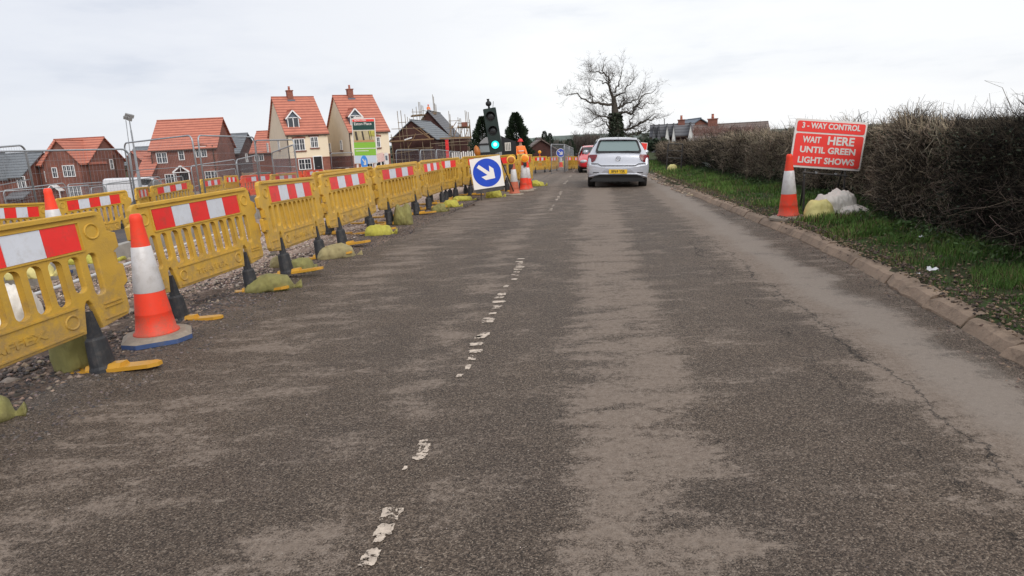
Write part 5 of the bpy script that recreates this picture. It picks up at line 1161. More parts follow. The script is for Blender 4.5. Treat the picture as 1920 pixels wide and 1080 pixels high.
# big brick house
a, b_ = EL(283, 287, 80.5), EL(403, 269, 81.5)
phi = math.degrees(math.atan2(b_.y - a.y, b_.x - a.x)); wA = math.hypot(b_.y - a.y, b_.x - a.x)
a.z = b_.z = (a.z + b_.z) / 2
h = House('brick_house', 'wide brick house with long orange roof and a small white gabled porch', a, phi, wA, 8.6, 5.0, 5.0 + 3.4, M['brick'], M['tile'])
for u, v, w_, hh, n in ((305, 296, 1.2, 1.25, 2), (342, 290.5, .65, 1.2, 1), (379.5, 284.5, 1.25, 1.25, 2), (392, 331, 1.4, 1.3, 2), (316, 337, 1.3, 1.3, 2)): h.window('F', u, v, w_, hh, n, arch=M['brick2'])
h.pipe('F', 402, 272, 330); h.pipe('F', 286, 290, 340)
p, _ = h.place('F', 341, 316)
mb = MB()
for sx in (-1, 1): mb.box((p.x + sx * .48, -.45, p.z - .05), (1.15, .9, .09), rot=(0, sx * R(38), 0))
pr = mb.build('porch_roof', M['tile'], h.e)
mb = MB()
for sx in (-1, 1): mb.box((p.x + sx * .48, -.93, p.z - .05), (1.18, .06, .16), rot=(0, sx * R(38), 0)); mb.box((p.x + sx * .85, -.85, p.z - 1.4), (.09, .09, 2.2))
mb.box((p.x, -.93, p.z - .42), (1.9, .06, .09)); mb.box((p.x, -.93, p.z - .12), (.07, .05, .55)); mb.build('porch_frame', M['upvc'], pr)
mb = MB(); mb.box((p.x, -.04, p.z - 1.6), (.95, .07, 2.1)); mb.build('door', M['black'], h.e)
# two gabled brick house
a, b_ = EL(76, 321, 78), EL(168, 303.5, 78.4); a.z = b_.z
wB = b_.x - a.x
h = House('gabled_brick_house', 'brick house with two gables and orange roof at the left', a, 0, wB, 7.4, 5.0, 7.7, M['brick'], M['tile'])
h.wing(97, 163, 1.3, 5.0, 7.45, M['brick'], M['tile'], 3.4)
for u, v, w_, hh, n, fr in ((91, 331, 1.1, 1.25, 2, 0), (115.5, 323, .6, 1.15, 1, 1.3), (142, 320, 1.35, 1.3, 3, 1.3), (147, 360, 1.35, 1.4, 3, 1.3)): h.window('F', u, v, w_, hh, n, front=fr, arch=M['brick2'])
h.window('R', 209, 308, .7, 1.2, 1); h.pipe('R', 215, 290, 340); h.pipe('F', 167, 305, 350)
mb = MB(); p, _ = h.place('F', 113, 352, 1.3)
for sx in (-1, 1): mb.box((p.x + sx * .45, -1.75, p.z), (1.1, .9, .10), rot=(0, sx * R(40), 0)); mb.box((p.x + sx * .8, -2.15, p.z - 1.3), (.09, .09, 2.0))
mb.build('porch', M['upvc'], h.e)
# slate roofed house, far left
a, b_ = EL(-70, 342, 75), EL(43, 331, 75.5); a.z = b_.z
h = House('slate_house', 'brick house with a grey slate roof at the far left edge', a, 0, b_.x - a.x, 8.4, 5.0, 7.5, M['brick'], M['slate'])
h.wing(-60, 10, 1.2, 5.0, 7.6, M['brick'], M['slate'], 3.)
h.window('F', 36, 342, .9, 1.3, 2); h.window('F', -8, 352, 1., 1.2, 2, front=1.2)
p, _ = h.place('F', 33, 366); mb = MB(); mb.box((p.x, -.8, p.z), (2.1, 1.7, .12), rot=(R(24), 0, 0)); mb.build('porch_roof', M['slate_dark'], h.e)
# small houses in the gaps
a, b_ = EL(415, 288, 95), EL(447, 284.5, 95); h = House('small_slate_house', 'brick house with a grey slate roof, between the wide brick house and cream house', a, 0, b_.x - a.x, 7.5, 5., 7.6, M['brick3'], M['slate']); h.window('R', 462, 296, .7, 1.2, 1)
a, b_ = EL(471, 286, 88), EL(520, 283, 88); h = House('small_orange_house', 'low brick house with an orange roof peeping left of the nearer cream house', a, 0, b_.x - a.x, 7, 4.8, 7.4, M['brick'], M['tile']); h.window('F', 486, 293, 1.2, 1.2, 2)
a, b_ = EL(236, 309, 96), EL(275, 306, 96); h = House('far_slate_house', 'slate roofed house just left of the wide brick house', a, 0, b_.x - a.x + 1.5, 6.5, 5., 7.3, M['brick'], M['slate']); h.window('F', 266, 316, 1., 1.1, 2)
a, b_ = EL(236, 299, 92), EL(262, 297, 92); h = House('small_brick_gable', 'narrow brick gable behind the floodlight mast', a, 0, b_.x - a.x, 6, 4.8, 5.7, M['brick'], M['tile'], gable_front=True)
a, b_ = EL(258, 329, 79), EL(282, 326, 79); h = House('brick_garage', 'low orange roofed brick garage at the left side of the wide brick house', a, 0, b_.x - a.x, 5, 2.4, 4.4, M['brick'], M['tile'])
# cream three storey houses
def cream(u0, v0, u1, Y, label, dx, full):
    a = EL(u0, v0, Y); ph = 30
    t = ((lambda k: (k * a.y - a.x) / (math.cos(R(ph)) - k * math.sin(R(ph))))(_plane_r(u1)))
    h = House('cream_house', label, a, ph, t, 9.2, 5.15, 5.15 + 4.05, M['brick2'], M['tile'], upper=M['render'], split=2.55, ov=.18, group='cream and brick houses')
    h.window('F', 563.6 + dx, 271, 1.15, 1.25, 2, arch=M['brick2'], sill=M['brick']); h.window('F', 591.5 + dx, 266.5, .85, 1.15, 2, arch=M['brick2'], sill=M['brick'])
    h.window('L', 526 + dx, 272, .75, 1.1, 1, sill=M['brick']); h.window('L', 504.5 + dx, 277, .75, 1.1, 1, sill=M['brick'])
    h.window('F', 569.6 + dx, 308, 1.35, 1.15, 2); h.door(594.4 + dx, 310, .85, 1.95, M['black']); h.pipe('F', 542 + dx, v0 + 1, 325)
    h.chimney(575 + dx if full else 575 + dx, .62, .75)
    # dormer
    x = h.fx(560 + dx); z0 = 5.15 + .55; sl = (h.hr - h.he) / (h.d / 2); yf = (z0 - h.he) / sl + .12; w_ = 1.25; hh = 1.25; yb = (z0 + hh + .75 - h.he) / sl
    mb = MB(); mb.add([(x - w_ / 2, yf, z0 - .3), (x + w_ / 2, yf, z0 - .3), (x + w_ / 2, yf, z0 + hh), (x - w_ / 2, yf, z0 + hh), (x, yf, z0 + hh + .62), (x - w_ / 2, yb, z0 - .3), (x + w_ / 2, yb, z0 - .3), (x + w_ / 2, yb, z0 + hh), (x - w_ / 2, yb, z0 + hh), (x, yb, z0 + hh + .62)],
        [(0, 1, 2, 4, 3), (1, 6, 7, 2), (5, 0, 3, 8)]); dm = mb.build('dormer', M['lead'], h.e)
    r = h._roof(x - w_ / 2, x + w_ / 2, yf, yb + .2, z0 + hh, z0 + hh + .70, True, M['tile'], .16, dm, .07)
    mb = MB()
    sl2 = .70 / (w_ / 2); an = math.atan(sl2); ll = (w_ / 2 + .18) / math.cos(an)
    for sx in (-1, 1): mb.box((x + sx * (w_ / 2 + .18) / 2, yf - .20, z0 + hh + .66 - sl2 * (w_ / 2 + .18) / 2), (ll, .06, .13), rot=(0, sx * an, 0))
    mb.build('barge_board', M['upvc'], dm)
    fr = MB(); b = .07; o = yf - .05
    for xx, z, aa, c in ((0, hh / 2 - b / 2, w_ - .1, b), (0, -hh / 2 + b / 2, w_ - .1, b), (-w_ / 2 + b, 0, b, hh), (w_ / 2 - b, 0, b, hh), (0, 0, .08, hh)): fr.box((x + xx, o, z0 + hh / 2 - .05 + z), (aa, .08, c))
    f_ = fr.build('dormer_window', M['upvc'], dm); mb = MB(); mb.box((x, yf - .02, z0 + hh / 2 - .05), (w_ - .2, .02, hh - .1)); mb.build('pane', M['glass'], f_)
    return h
cream(537, 251.5, 617.5, 73, 'nearer cream rendered house with a roof window and a black front door', 0, True)
cream(656, 247, 731, 74.5, 'cream rendered house partly behind the green advertising board', 116, False)
# cottages beyond the hedge
def wfor(a, ph, u1): k = _plane_r(u1); return (k * a.y - a.x) / (math.cos(R(ph)) - k * math.sin(R(ph)))
a, b_ = EL(1222, 257, 72), EL(1296, 253, 72); h = House('white_gabled_cottages', 'low slate roofed cottages with white pointed gables behind the hedge', a, -13, wfor(a, -13, 1300), 6, 3., 4.1, M['brick3'], M['slate_dark'], group='old houses beyond the hedge')
for i, (u0, u1) in enumerate(((1222, 1231), (1231.5, 1240), (1246, 1256), (1259, 1267), (1288, 1301))): h.wing(u0, u1, .8, 2.35, 4.1, M['renderw'] if i > 1 else M['slate_dark'], M['slate_dark'], 2.5, .06)
h.chimney(1279, .7, .5, M['brick']); 
mb = MB(); x = h.fx(1279); mb.tube([(h.fx(1246), 3, 4), (h.fx(1246), 3, 4.9)], .04, 5); mb.build('aerial', M['darksteel'], h.rf)
a, b_ = EL(1303, 262, 62), EL(1442, 254, 62); a.z = (a.z + b_.z) / 2 - .2
h = House('long_brown_roof_house', 'old house with a long mottled brown roof and a brick chimney behind the hedge', a, -17, wfor(a, -17, 1442), 9, 3., 4.35, M['brick3'], M['tileb'], group='old houses beyond the hedge')
h.chimney(1336, .9, .62, M['brick'])
a, b_ = EL(1290, 240, 84), EL(1336, 237, 84); a.z = b_.z
h = House('green_roof_house', 'greenish hipped roof with small brick gable between two chimneys', a, 0, b_.x - a.x, 9, 4., 4.95, M['brick'], M['lead'], gable_front=True, group='old houses beyond the hedge')
# low brown bungalow downhill past the cones
a, b_ = EL(985, 283, 62), EL(1046, 284, 62); a.z = b_.z = (a.z + b_.z) / 2
h = House('bungalow', 'low brown roofed bungalow beyond the far barriers', a, 0, b_.x - a.x, 8, 2.2, 3.2, M['brick3'], M['tileb'], gable_front=True)

# house being built, with scaffold
a, b_ = EL(733, 259, 90), EL(813, 259, 90); a.z = b_.z
h = House('unfinished_house', 'low unfinished brick gable with a slate roof behind scaffolding', a, -8, 5.9, 10, 3.6, 3.6 + 2.35, M['brick3'], M['slate'], gable_front=True, ov=.3, group='unfinished houses')
a, b_ = EL(770, 253, 103), EL(838, 252, 103); a.z = b_.z
h = House('unfinished_house', 'taller half roofed house under construction behind the scaffolding', a, -6, 5.8, 9, 4.4, 4.4 + 3.5, M['brick3'], M['slate_dark'], gable_front=True, ov=.3, group='unfinished houses')
a, b_ = EL(836, 258, 98), EL(879, 258, 98); e = empty('unfinished_wall', (a.x, a.y, a.z - 4.5)); tag(e, 'roofless dark brick walls at the right end of the scaffolding', 'wall')
mb = MB(); W9 = b_.x - a.x
for c_, d_ in (((W9 / 2, 0, 2), (W9, .3, 5)), ((0.15, 3, 2), (.3, 5.7, 5)), ((W9 - .15, 3, 2), (.3, 5.7, 5))): mb.box(c_, d_)
mb.build('wall', M['brick3'], e)
for i in range(4):
    mb = MB(); x = .3 + i * W9 / 4
    mb.tube([(x, .1, 4.5), (x + .6, 2.4, 6.2), (x + .5, 5.3, 4.5), (x, .1, 4.5)], .05, 4); mb.build('roof_truss', M['wood'], e)
e = empty('scaffolding', at(800, 306, 89)); o_ = Vector(e.location); tag(e, 'brown scaffolding with platforms and tall poles round the unfinished houses', 'scaffolding')
def rs(u, v, Y): return tuple(at(u, v, Y) - o_)
rk = random.Random(4)
for u, v, Y in ((745, 208, 88), (751.5, 207, 89.5), (759, 214, 98), (764, 219, 98), (768, 222, 99), (773.5, 204, 99), (779.5, 200, 100), (784, 191, 101), (786.5, 191.5, 101), (790, 197, 102), (792.5, 198, 102), (811, 177, 106), (813, 181, 106), (815.5, 194, 106), (817.5, 196, 107), (840.5, 208, 97), (843, 214, 97), (858, 220, 97), (861, 222, 98), (864, 222, 98), (872, 207, 96), (874.5, 209, 96), (877.5, 210, 98), (880, 224, 96),
                (761, 236, 88), (792, 260, 88), (806, 262, 88), (733, 252, 88), (820, 258, 92), (829, 262, 92), (836, 262, 93), (850, 258, 95), (882, 260, 95)):
    t = at(u, v, Y); mb = MB(); mb.tube([t - o_ + Vector((rk.uniform(-.05, .05), 0, 0)), (t.x - o_.x + .12, t.y - o_.y, -1.2)], .045, 5); mb.build('upright_pole', M['pole'], e)
for u0, v0, Y0, u1, v1, Y1 in ((731, 268, 88, 812, 260, 88), (812, 261, 90, 884, 259, 95), (731, 258, 88, 806, 250, 88), (734, 242, 88, 796, 240, 88), (733, 289, 88, 812, 277, 88), (745, 280, 88, 812, 276, 88), (812, 273, 90, 882, 271, 95), (735, 300, 88, 880, 292, 94), (772, 216, 99, 792, 214, 101), (772, 210, 100, 792, 210, 101), (792, 207, 101, 818, 212, 106), (746, 230, 88, 762, 229, 90), (840, 227, 97, 862, 226, 97), (858, 232, 97, 880, 230, 96), (838, 240, 97, 880, 240, 96), (860, 239, 96, 880, 238, 96), (806, 270, 88, 880, 264, 95)):
    mb = MB(); mb.tube([rs(u0, v0, Y0), rs(u1, v1, Y1)], .04, 5); mb.build('ledger', M['pole'], e)
for u0, v0, u1, v1 in ((774, 238, 810, 262), (780, 250, 765, 278), (786, 240, 806, 258), (848, 240, 856, 228)):
    mb = MB(); mb.tube([rs(u0, v0, 88), rs(u1, v1, 88)], .05, 5); mb.build('brace', M['wood'], e)
for u0, v0, Y0, u1, v1, Y1 in ((731, 266.5, 87.6, 812, 261.5, 87.6), (812, 261.5, 90, 884, 258, 95), (858, 239.5, 96, 880, 239, 96), (770, 219, 99, 816, 214, 105)):
    a, b_ = at(u0, v0, Y0) - o_, at(u1, v1, Y1) - o_; d = b_ - a; mb = MB(); yv = Vector((0, 1.2, 0)); zv = Vector((0, 0, .16))
    q = [a, b_, b_ + yv, a + yv]; mb.add(q + [p_ + zv for p_ in q], [(3, 2, 1, 0), (4, 5, 6, 7), (0, 1, 5, 4), (1, 2, 6, 5), (2, 3, 7, 6), (3, 0, 4, 7)]); mb.build('platform', M['wood'], e)
for u0, v0, u1, v1, Y in ((868, 232, 878, 240, 95.5),):
    a = at(u0, v0, Y) - o_; mb = MB(); mb.box(a + Vector((.2, 0, -.1)), (.75, .6, .6)); mb.build('brick_stack', M['brick2'], e)
a, b_ = at(838.5, 262, 87), at(839.5, 301, 87); mb = MB(); c_ = (a + b_) / 2; mb.box((0, 0, 0), (.38, .35, (a - b_).length)); 
for k in range(6): mb.box((0, 0, (k / 5 - .5) * (a - b_).length * .96), (.46, .43, .10))
o = mb.build('rubbish_chute', M['redplastic'], loc=c_); tag(o, 'red rubbish chute hanging from the scaffolding', 'chute')
a = at(764, 262, 87.2); mb = MB(); mb.box((0, 0, 0), (1.0, .12, .14), rot=(0, R(-14), 0)); o = mb.build('white_sheet', M['litter'], loc=a + Vector((.1, 0, .12))); tag(o, 'white wrapped sheet lying on the lower scaffold platform', 'sheet')

# ---------------------------------------------------------------- people
def skin_mesh(name, pts, edges, rad, m, sub=2):
    me = bpy.data.meshes.new('s'); me.from_pydata([tuple(p) for p in pts], edges, []); o = bpy.data.objects.new('s', me); COL.objects.link(o)
    o.modifiers.new('k', 'SKIN').use_smooth_shade = True; sm = o.modifiers.new('b', 'SUBSURF'); sm.levels = sub; sm.render_levels = sub
    for i, r in enumerate(rad): d = me.skin_vertices[0].data[i]; d.radius = (r, r) if not isinstance(r, tuple) else r
    me.skin_vertices[0].data[0].use_root = True
    out = bpy.data.meshes.new_from_object(o.evaluated_get(bpy.context.evaluated_depsgraph_get())); bpy.data.objects.remove(o)
    out.materials.clear(); out.materials.append(m); out.name = name; return out
def person(loc, rz, label, kneel=False):
    hp = .92 if not kneel else .50
    J = {'pel': (0, 0, hp), 'ch': (0, -.02, hp + .42), 'nk': (0, -.02, hp + .56), 'hd': (0, -.04, hp + .68), 'ht': (0, -.03, hp + .78)}
    P_ = [J['pel'], J['ch'], J['nk'], J['hd'], J['ht']]; E_ = [(0, 1), (1, 2), (2, 3), (3, 4)]; Rd = [(.14, .11), (.16, .11), .055, .082, .075]
    AJ = []
    for sx in (-1, 1):
        k = len(P_); P_ += [(sx * .18, -.01, hp + .47), (sx * .25, -.05, hp + .20), (sx * .22, -.26, hp + .10), (sx * .19, -.33, hp + .10)]; E_ += [(1, k), (k, k + 1), (k + 1, k + 2), (k + 2, k + 3)]; Rd += [.062, .045, .034, .035]
        hb = k + 3
        for f in range(5):      # fingers
            a = len(P_); ox = sx * (-.02 + f * .010) if f < 4 else -sx * .04; P_ += [(sx * .19 + ox, -.375 + (abs(f - 1.5) * .006 if f < 4 else .03), hp + .09), (sx * .19 + ox * 1.1, -.41 + (abs(f - 1.5) * .006 if f < 4 else .05), hp + .065)]; E_ += [(hb, a), (a, a + 1)]; Rd += [.009, .008]
        k = len(P_)
        if kneel: P_ += [(sx * .10, -.02, hp - .06), (sx * .13, -.38, hp - .02 if sx > 0 else .08), (sx * .13, -.34 if sx > 0 else .05, .07), (sx * .13, -.46 if sx > 0 else .2, .04)]
        else: P_ += [(sx * .10, 0, hp - .08), (sx * .12, -.02, .48), (sx * .13, .02, .09), (sx * .14, -.14, .05)]
        E_ += [(0, k), (k, k + 1), (k + 1, k + 2), (k + 2, k + 3)]; Rd += [.095, .062, .045, .045]
    o = link('person', skin_mesh('person', P_, E_, Rd, M['skin']), loc=loc, rot=(0, 0, rz)); tag(o, label, 'person')
    # jacket
    P2 = [J['pel'], J['ch'], (0, -.02, hp + .53)]; E2 = [(0, 1), (1, 2)]; R2 = [(.17, .135), (.19, .14), .085]
    for sx in (-1, 1):
        k = len(P2); P2 += [(sx * .18, -.01, hp + .47), (sx * .25, -.05, hp + .20), (sx * .225, -.24, hp + .105)]; E2 += [(1, k), (k, k + 1), (k + 1, k + 2)]; R2 += [.08, .062, .052]
    link('jacket', skin_mesh('jacket', P2, E2, R2, M['hivis']), parent=o)
    P3 = [(0, 0, hp + .04)]; E3 = []; R3 = [(.16, .13)]
    for sx in (-1, 1):
        q = [P_[i] for i in range(len(P_))]; leg = P_[-4:] if sx > 0 else P_[-4 - (4 + 10 + 4):-4 - (10 + 4)]
        k = len(P3); P3 += list(leg[:3]); E3 += [(0, k), (k, k + 1), (k + 1, k + 2)]; R3 += [.11, .078, .06]
    link('trousers', skin_mesh('trousers', P3, E3, R3, M['navy']), parent=o)
    mb = MB(); mb.lathe([(.150, -.01), (.150, .01), (.112, .02), (.108, .06), (.085, .11), (.045, .135), (.005, .14)], 20, M=Matrix.Translation((0, -.035, hp + .745))); link('hard_hat', mb.mesh('hard_hat', M['redplastic'], True), parent=o)
    for zz in (.14, .30):
        mb = MB(); mb.lathe([(.178, -.02), (.182, .02)], 20, M=Matrix.Translation((0, -.01, hp + zz)) @ Matrix.Diagonal((1.06, .86, 1, 1)), cap=False); mb.build('reflective_band', M['signwhite'], o)
    # face
    mb = MB()
    for sx in (-1, 1): mb.lathe([(.001, -.011), (.011, 0), (.001, .011)], 8, M=Matrix.Translation((sx * .030, -.118, hp + .705)))
    mb.build('eyes', M['navy'], o)
    mb = MB(); mb.add([(-.013, -.118, hp + .672), (.013, -.118, hp + .672), (0, -.143, hp + .670), (0, -.115, hp + .708)], [(0, 1, 2), (1, 3, 2), (3, 0, 2), (0, 3, 1)]); mb.build('nose', M['skin'], o)
    return o
p = at(977, 300, 33.); person((p.x, p.y, at(977, 263, 33.).z - 1.72), R(15), 'worker in orange hi-vis jacket and red hard hat standing behind the lamp cones')
p = at(804, 215, 104); person((p.x, p.y, at(804, 213.5, 104).z), R(30), 'tiny worker in orange kneeling on the highest roof of the unfinished house', True)

# ---------------------------------------------------------------- site machine behind the light
Ym = 27.; c_ = at(912, 292, Ym); e = empty('site_machine', (c_.x, c_.y, g1(c_.x, c_.y))); tag(e, 'dark site machine with a round topped grey cab behind the green traffic light', 'machine')
zz = lambda v, u=915: at(u, v, Ym).z - e.location.z; xx = lambda u: at(u, 280, Ym).x - e.location.x
x0, x1 = xx(895), xx(936); zt = zz(256); zbm = .45; rad_ = .55; prof = [(x0, zbm), (x1 + .1, zbm), (x1 + .1, zt)]
for i in range(9): a = R(90 + 90 * i / 8); prof.append((x0 + rad_ + rad_ * math.cos(a), zt - rad_ + rad_ * math.sin(a)))
mb = MB(); mb.prism(prof, 0, 1.3); cab = mb.build('cab', M['signback'], e)
mb = MB(); zw0, zw1 = zz(287), zz(270)
for c, d in (((xx(914), -.02, zw1), (xx(930) - xx(898), .06, .06)), ((xx(914), -.02, zw0), (xx(930) - xx(898), .06, .08)), ((xx(898), -.02, (zw0 + zw1) / 2), (.06, .06, zw1 - zw0)), ((xx(914), -.02, zw0 - .14), (xx(930) - xx(898), .05, .06))): mb.box(c, d)
mb.build('window_frame', M['black'], cab)
mb = MB(); mb.box((xx(914), -.008, (zw0 + zw1) / 2), (xx(929) - xx(899), .02, zw1 - zw0)); mb.build('window', mat('dull_glass', (.22, .25, .26), .3), cab)
xr0, xr1 = xx(937), xx(968); z0_, z1_ = zz(290, 950), zz(266.5, 950)
mb = MB(); mb.prism([(xr0, z0_), (xr1, z0_), (xr1, z1_), (xr0 + .15, z1_ + .22), (xr0, z1_ + .3)], .1, 1.6); mb.build('engine_cover', M['black'], e)
mb = MB(); mb.box((xx(952.5), .07, zz(275, 952)), (xx(958) - xx(947), .03, .32)); mb.build('notice_panel', M['bag_w'], e)
for i in range(3):
    mb = MB(); mb.box((xx(949.5 + i * 3.2), .05, zz(275, 952)), (.022, .02, .27)); mb.build('panel_slot', M['black'], e)
mb = MB(); mb.lathe([(.01, -.22), (.10, -.16), (.13, .0), (.09, .16), (.02, .24)], 12, M=Matrix.Translation((xx(894.5), -.1, zz(284, 895))) @ Matrix.Rotation(R(-10), 4, 'Y')); mb.build('orange_beacon', M['amber_d'], e, True)
for x in (x0 + .35, xr1 - .2):
    mb = MB(); mb.lathe([(.18, -.12), (.40, -.14), (.42, .0), (.40, .14), (.18, .12)], 20, M=Matrix.Translation((x, .5, .40)) @ Matrix.Rotation(R(90), 4, 'Y')); mb.build('wheel', M['tyre'], e)

# ---------------------------------------------------------------- fence panels
def fence_meshes():
    W_, H_ = 3.4, 2.0; r = .16; pts = [(-W_ / 2, 0, 0), (-W_ / 2, 0, H_ - r)]
    for i in range(1, 6): a = R(180 - 90 * i / 6); pts.append((-W_ / 2 + r + r * math.cos(a), 0, H_ - r + r * math.sin(a)))
    pts += [(-W_ / 2 + r, 0, H_), (W_ / 2 - r, 0, H_)]
    for i in range(1, 6): a = R(90 - 90 * i / 6); pts.append((W_ / 2 - r + r * math.cos(a), 0, H_ - r + r * math.sin(a)))
    pts += [(W_ / 2, 0, H_ - r), (W_ / 2, 0, 0)]
    mb = MB(); mb.tube(pts, .021, 8); mb.tube([(-W_ / 2, 0, .12), (W_ / 2, 0, .12)], .016, 6); mb.tube([(-W_ / 2, 0, H_ * .62), (W_ / 2, 0, H_ * .62)], .010, 6)
    fr = mb.mesh('frame', M['galv'], True)
    mb = MB(); n = 44
    for i in range(1, n): x = -W_ / 2 + W_ * i / n; mb.tube([(x, .01, .12), (x, .01, H_ - .02)], .0018, 3, cap=False)
    for z in (.35, .6, .85, 1.1, 1.55, 1.8): mb.tube([(-W_ / 2, .01, z), (W_ / 2, .01, z)], .002, 3, cap=False)
    ms = mb.mesh('mesh_infill', M['galv'])
    mb = MB(); mb.box((0, 0, .06), (.24, .68, .12), taper=.85); ft = mb.mesh('foot_block', M['rubber'])
    return fr, ms, ft
FM = fence_meshes()
def fence(u0, v0, Y0, u1, v1, Y1, label, foot=True, scale_h=1.):
    a, b_ = at(u0, v0, Y0), at(u1, v1, Y1); d = b_ - a; xa = d.normalized(); up = Vector((0, 0, 1)); za = (up - xa * up.dot(xa)).normalized(); ya = za.cross(xa)
    Mx = Matrix((xa * (d.length / 3.4), ya, za * scale_h)).transposed().to_4x4(); Mx.translation = (a + b_) / 2 - za * 2.0 * scale_h
    e = empty('fence_panel', mat=Mx); link('frame', FM[0], parent=e); link('mesh_infill', FM[1], parent=e)
    if foot:
        for sx in (-1, 1): link('foot_block', FM[2], parent=e, loc=(sx * 1.7, 0, 0))
    tag(e, label, 'fence', 'temporary steel site fence panels')
for a in [(-260, 296, 10.0, 45, 272, 15.5, 'farther fence panel at the far left edge, its corner over the slate roof'),
          (-95, 286, 12.6, 240, 279.5, 15.6, 'nearest steel fence panel with a long top rail across the two gabled house'),
          (232, 268.5, 19.0, 359, 253.5, 17.2, 'tall fence panel across the left half of the wide brick house'),
          (370, 254, 17.4, 476, 257, 20.2, 'tall fence panel across the right half of the wide brick house'),
          (478, 263.5, 21.0, 551, 262, 19.4, 'fence panel ending in a thick grey post before the cream house'),
          (509, 286.5, 23.5, 551, 271, 20.2, 'slanting fence panel just left of the thick grey post'),
          (5, 357.5, 22.5, 121, 343, 24.5, 'low looking fence panel in front of the slate roofed house'),
          (126, 346, 27., 192, 341.5, 29., 'fence panel below the first floor windows of the two gabled house'),
          (197, 345, 25.5, 300, 331, 29., 'fence panel before the white van'),
          (357, 311.5, 25.5, 441, 299, 28., 'fence panel crossing the drainpipe of the wide brick house'),
          (443, 299.5, 27., 484, 290, 32., 'fence panel between the wide brick house and the cream house'),
          (128, 351, 33., 166, 346.5, 35., 'small looking far fence panel under the porch of the two gabled house'),
          (170, 352, 31., 196, 349, 33., 'short looking fence panel left of the white van'),
          (286, 339, 31., 342, 330, 33.5, 'fence panel in front of the soil heap and porch'),
          (402, 322, 33., 441, 316, 35., 'fence panel behind the orange barriers left of the wooden crate'),
          (620, 287.5, 36., 662, 286, 37., 'fence panel left of the advertising board'),
          (742, 281.5, 31., 786, 281, 32., 'fence panel in front of the left part of the scaffolding'),
          (788, 281.5, 32.5, 816, 281, 36.5, 'fence panel in front of the middle of the scaffolding'),
          (818, 280.5, 33., 842, 283, 40., 'fence panel below the red chute'),
          (843, 283.5, 40., 862, 285, 46., 'receding fence panel left of the arrow sign'),
          (1033, 270.5, 38., 1057, 271, 39.5, 'far fence panel left of the round blue sign'),
          (1058, 270.5, 39.5, 1066, 274, 43., 'far fence panel right of the round blue sign, nearer one'),
          (1067, 274.5, 43., 1075, 278, 49., 'farthest fence panel right of the round blue sign')]:
    fence(*a)
# white palings stacked behind, seen over the barriers
a = at(872, 291, 46); e = empty('palings', (a.x, a.y, g1(a.x, a.y))); tag(e, 'row of white palings standing beyond the barriers left of the machine', 'fence')
for i in range(12):
    mb = MB(); mb.box((-.85 + i * .15, 0, .75 + .05 * (i % 2)), (.09, .05, 1.45)); mb.build('paling', M['signwhite'], e)
mb = MB(); mb.box((0, .05, 1.0), (1.9, .04, .08)); mb.build('rail', M['signwhite'], e)

# ---------------------------------------------------------------- floodlight mast
Yf = 44.; b_ = at(263, 350, Yf); t_ = at(242, 222, Yf); e = empty('floodlight_mast', (b_.x, b_.y, g1(b_.x, b_.y))); tag(e, 'tall thin grey floodlight mast leaning left among the fences', 'floodlight'); o_ = Vector(e.location)
bb = Vector((b_.x, b_.y, g1(b_.x, b_.y) + .6)) - o_; tt = t_ - o_
for k, (a0, a1, r_) in enumerate(((0, .35, .10), (.33, .62, .075), (.60, .85, .05), (.83, 1., .035))):
    mb = MB(); mb.tube([bb.lerp(tt, a0), bb.lerp(tt, a1)], r_, 8); mb.build('mast_section', M['galv'], e)
mb = MB(); mb.tube([bb.lerp(tt, .3) + Vector((-.35, 0, 0)), bb.lerp(tt, .98) + Vector((-.22, 0, 0))], .025, 5); mb.build('cable', M['galv'], e)
for dx, dz in ((-.2, .05), (.05, -.05), (.2, .12), (-.08, .2)):
    mb = MB(); mb.box((0, 0, 0), (.24, .14, .20), rot=(R(25), R(20), R(20 + 60 * dx))); mb.build('lamp_head', M['signback'], e, loc=tt + Vector((dx, 0, dz)))
mb = MB(); mb.box(bb + Vector((0, 0, -.1)), (1.4, 1.0, 1.0)); b9 = mb.build('generator_box', M['whitepaint'], e)

# ---------------------------------------------------------------- advertising board
Yb = 40.; c = [at(658.5, 222.5, Yb), at(703, 220.5, Yb), at(708, 306.5, Yb), at(665, 306.5, Yb)]
xa = ((c[1] - c[0]) + (c[2] - c[3])).normalized(); za = ((c[0] - c[3]) + (c[1] - c[2])).normalized(); za = (za - xa * za.dot(xa)).normalized(); ya = za.cross(xa); cc = sum(c, Vector()) / 4
Mx = Matrix((xa, ya, za)).transposed().to_4x4(); Mx.translation = cc; W_ = ((c[1] - c[0]).length + (c[2] - c[3]).length) / 2; H_ = ((c[0] - c[3]).length + (c[1] - c[2]).length) / 2
e = empty('advertising_board', mat=Mx); tag(e, 'tall white and green advertising board reading Eaton Place', 'advertising board')
mb = MB(); mb.box((0, 0, 0), (W_, .05, H_)); pb = mb.build('board', M['signwhite'], e)
def band_(name, z0, z1, m, x0=-.46, x1=.46, y=-.028): mb = MB(); mb.box(((x0 + x1) / 2 * W_, y - .004, H_ * (.5 - (z0 + z1) / 2)), ((x1 - x0) * W_, .010, H_ * (z1 - z0))); return mb.build(name, m, pb)
band_('red_band', .025, .075, M['signred']); band_('dark_green_band', .08, .255, M['boardgreen'])
pic = band_('picture', .27, .525, M['woodpic']); band_('lime_band', .53, .82, M['boardlime']); band_('pale_band', .822, .985, M['boardblue']); band_('white_line', .655, .672, M['signwhite'], y=-.034); band_('small_print_line', .71, .725, M['signwhite'], -.40, .15, y=-.034)
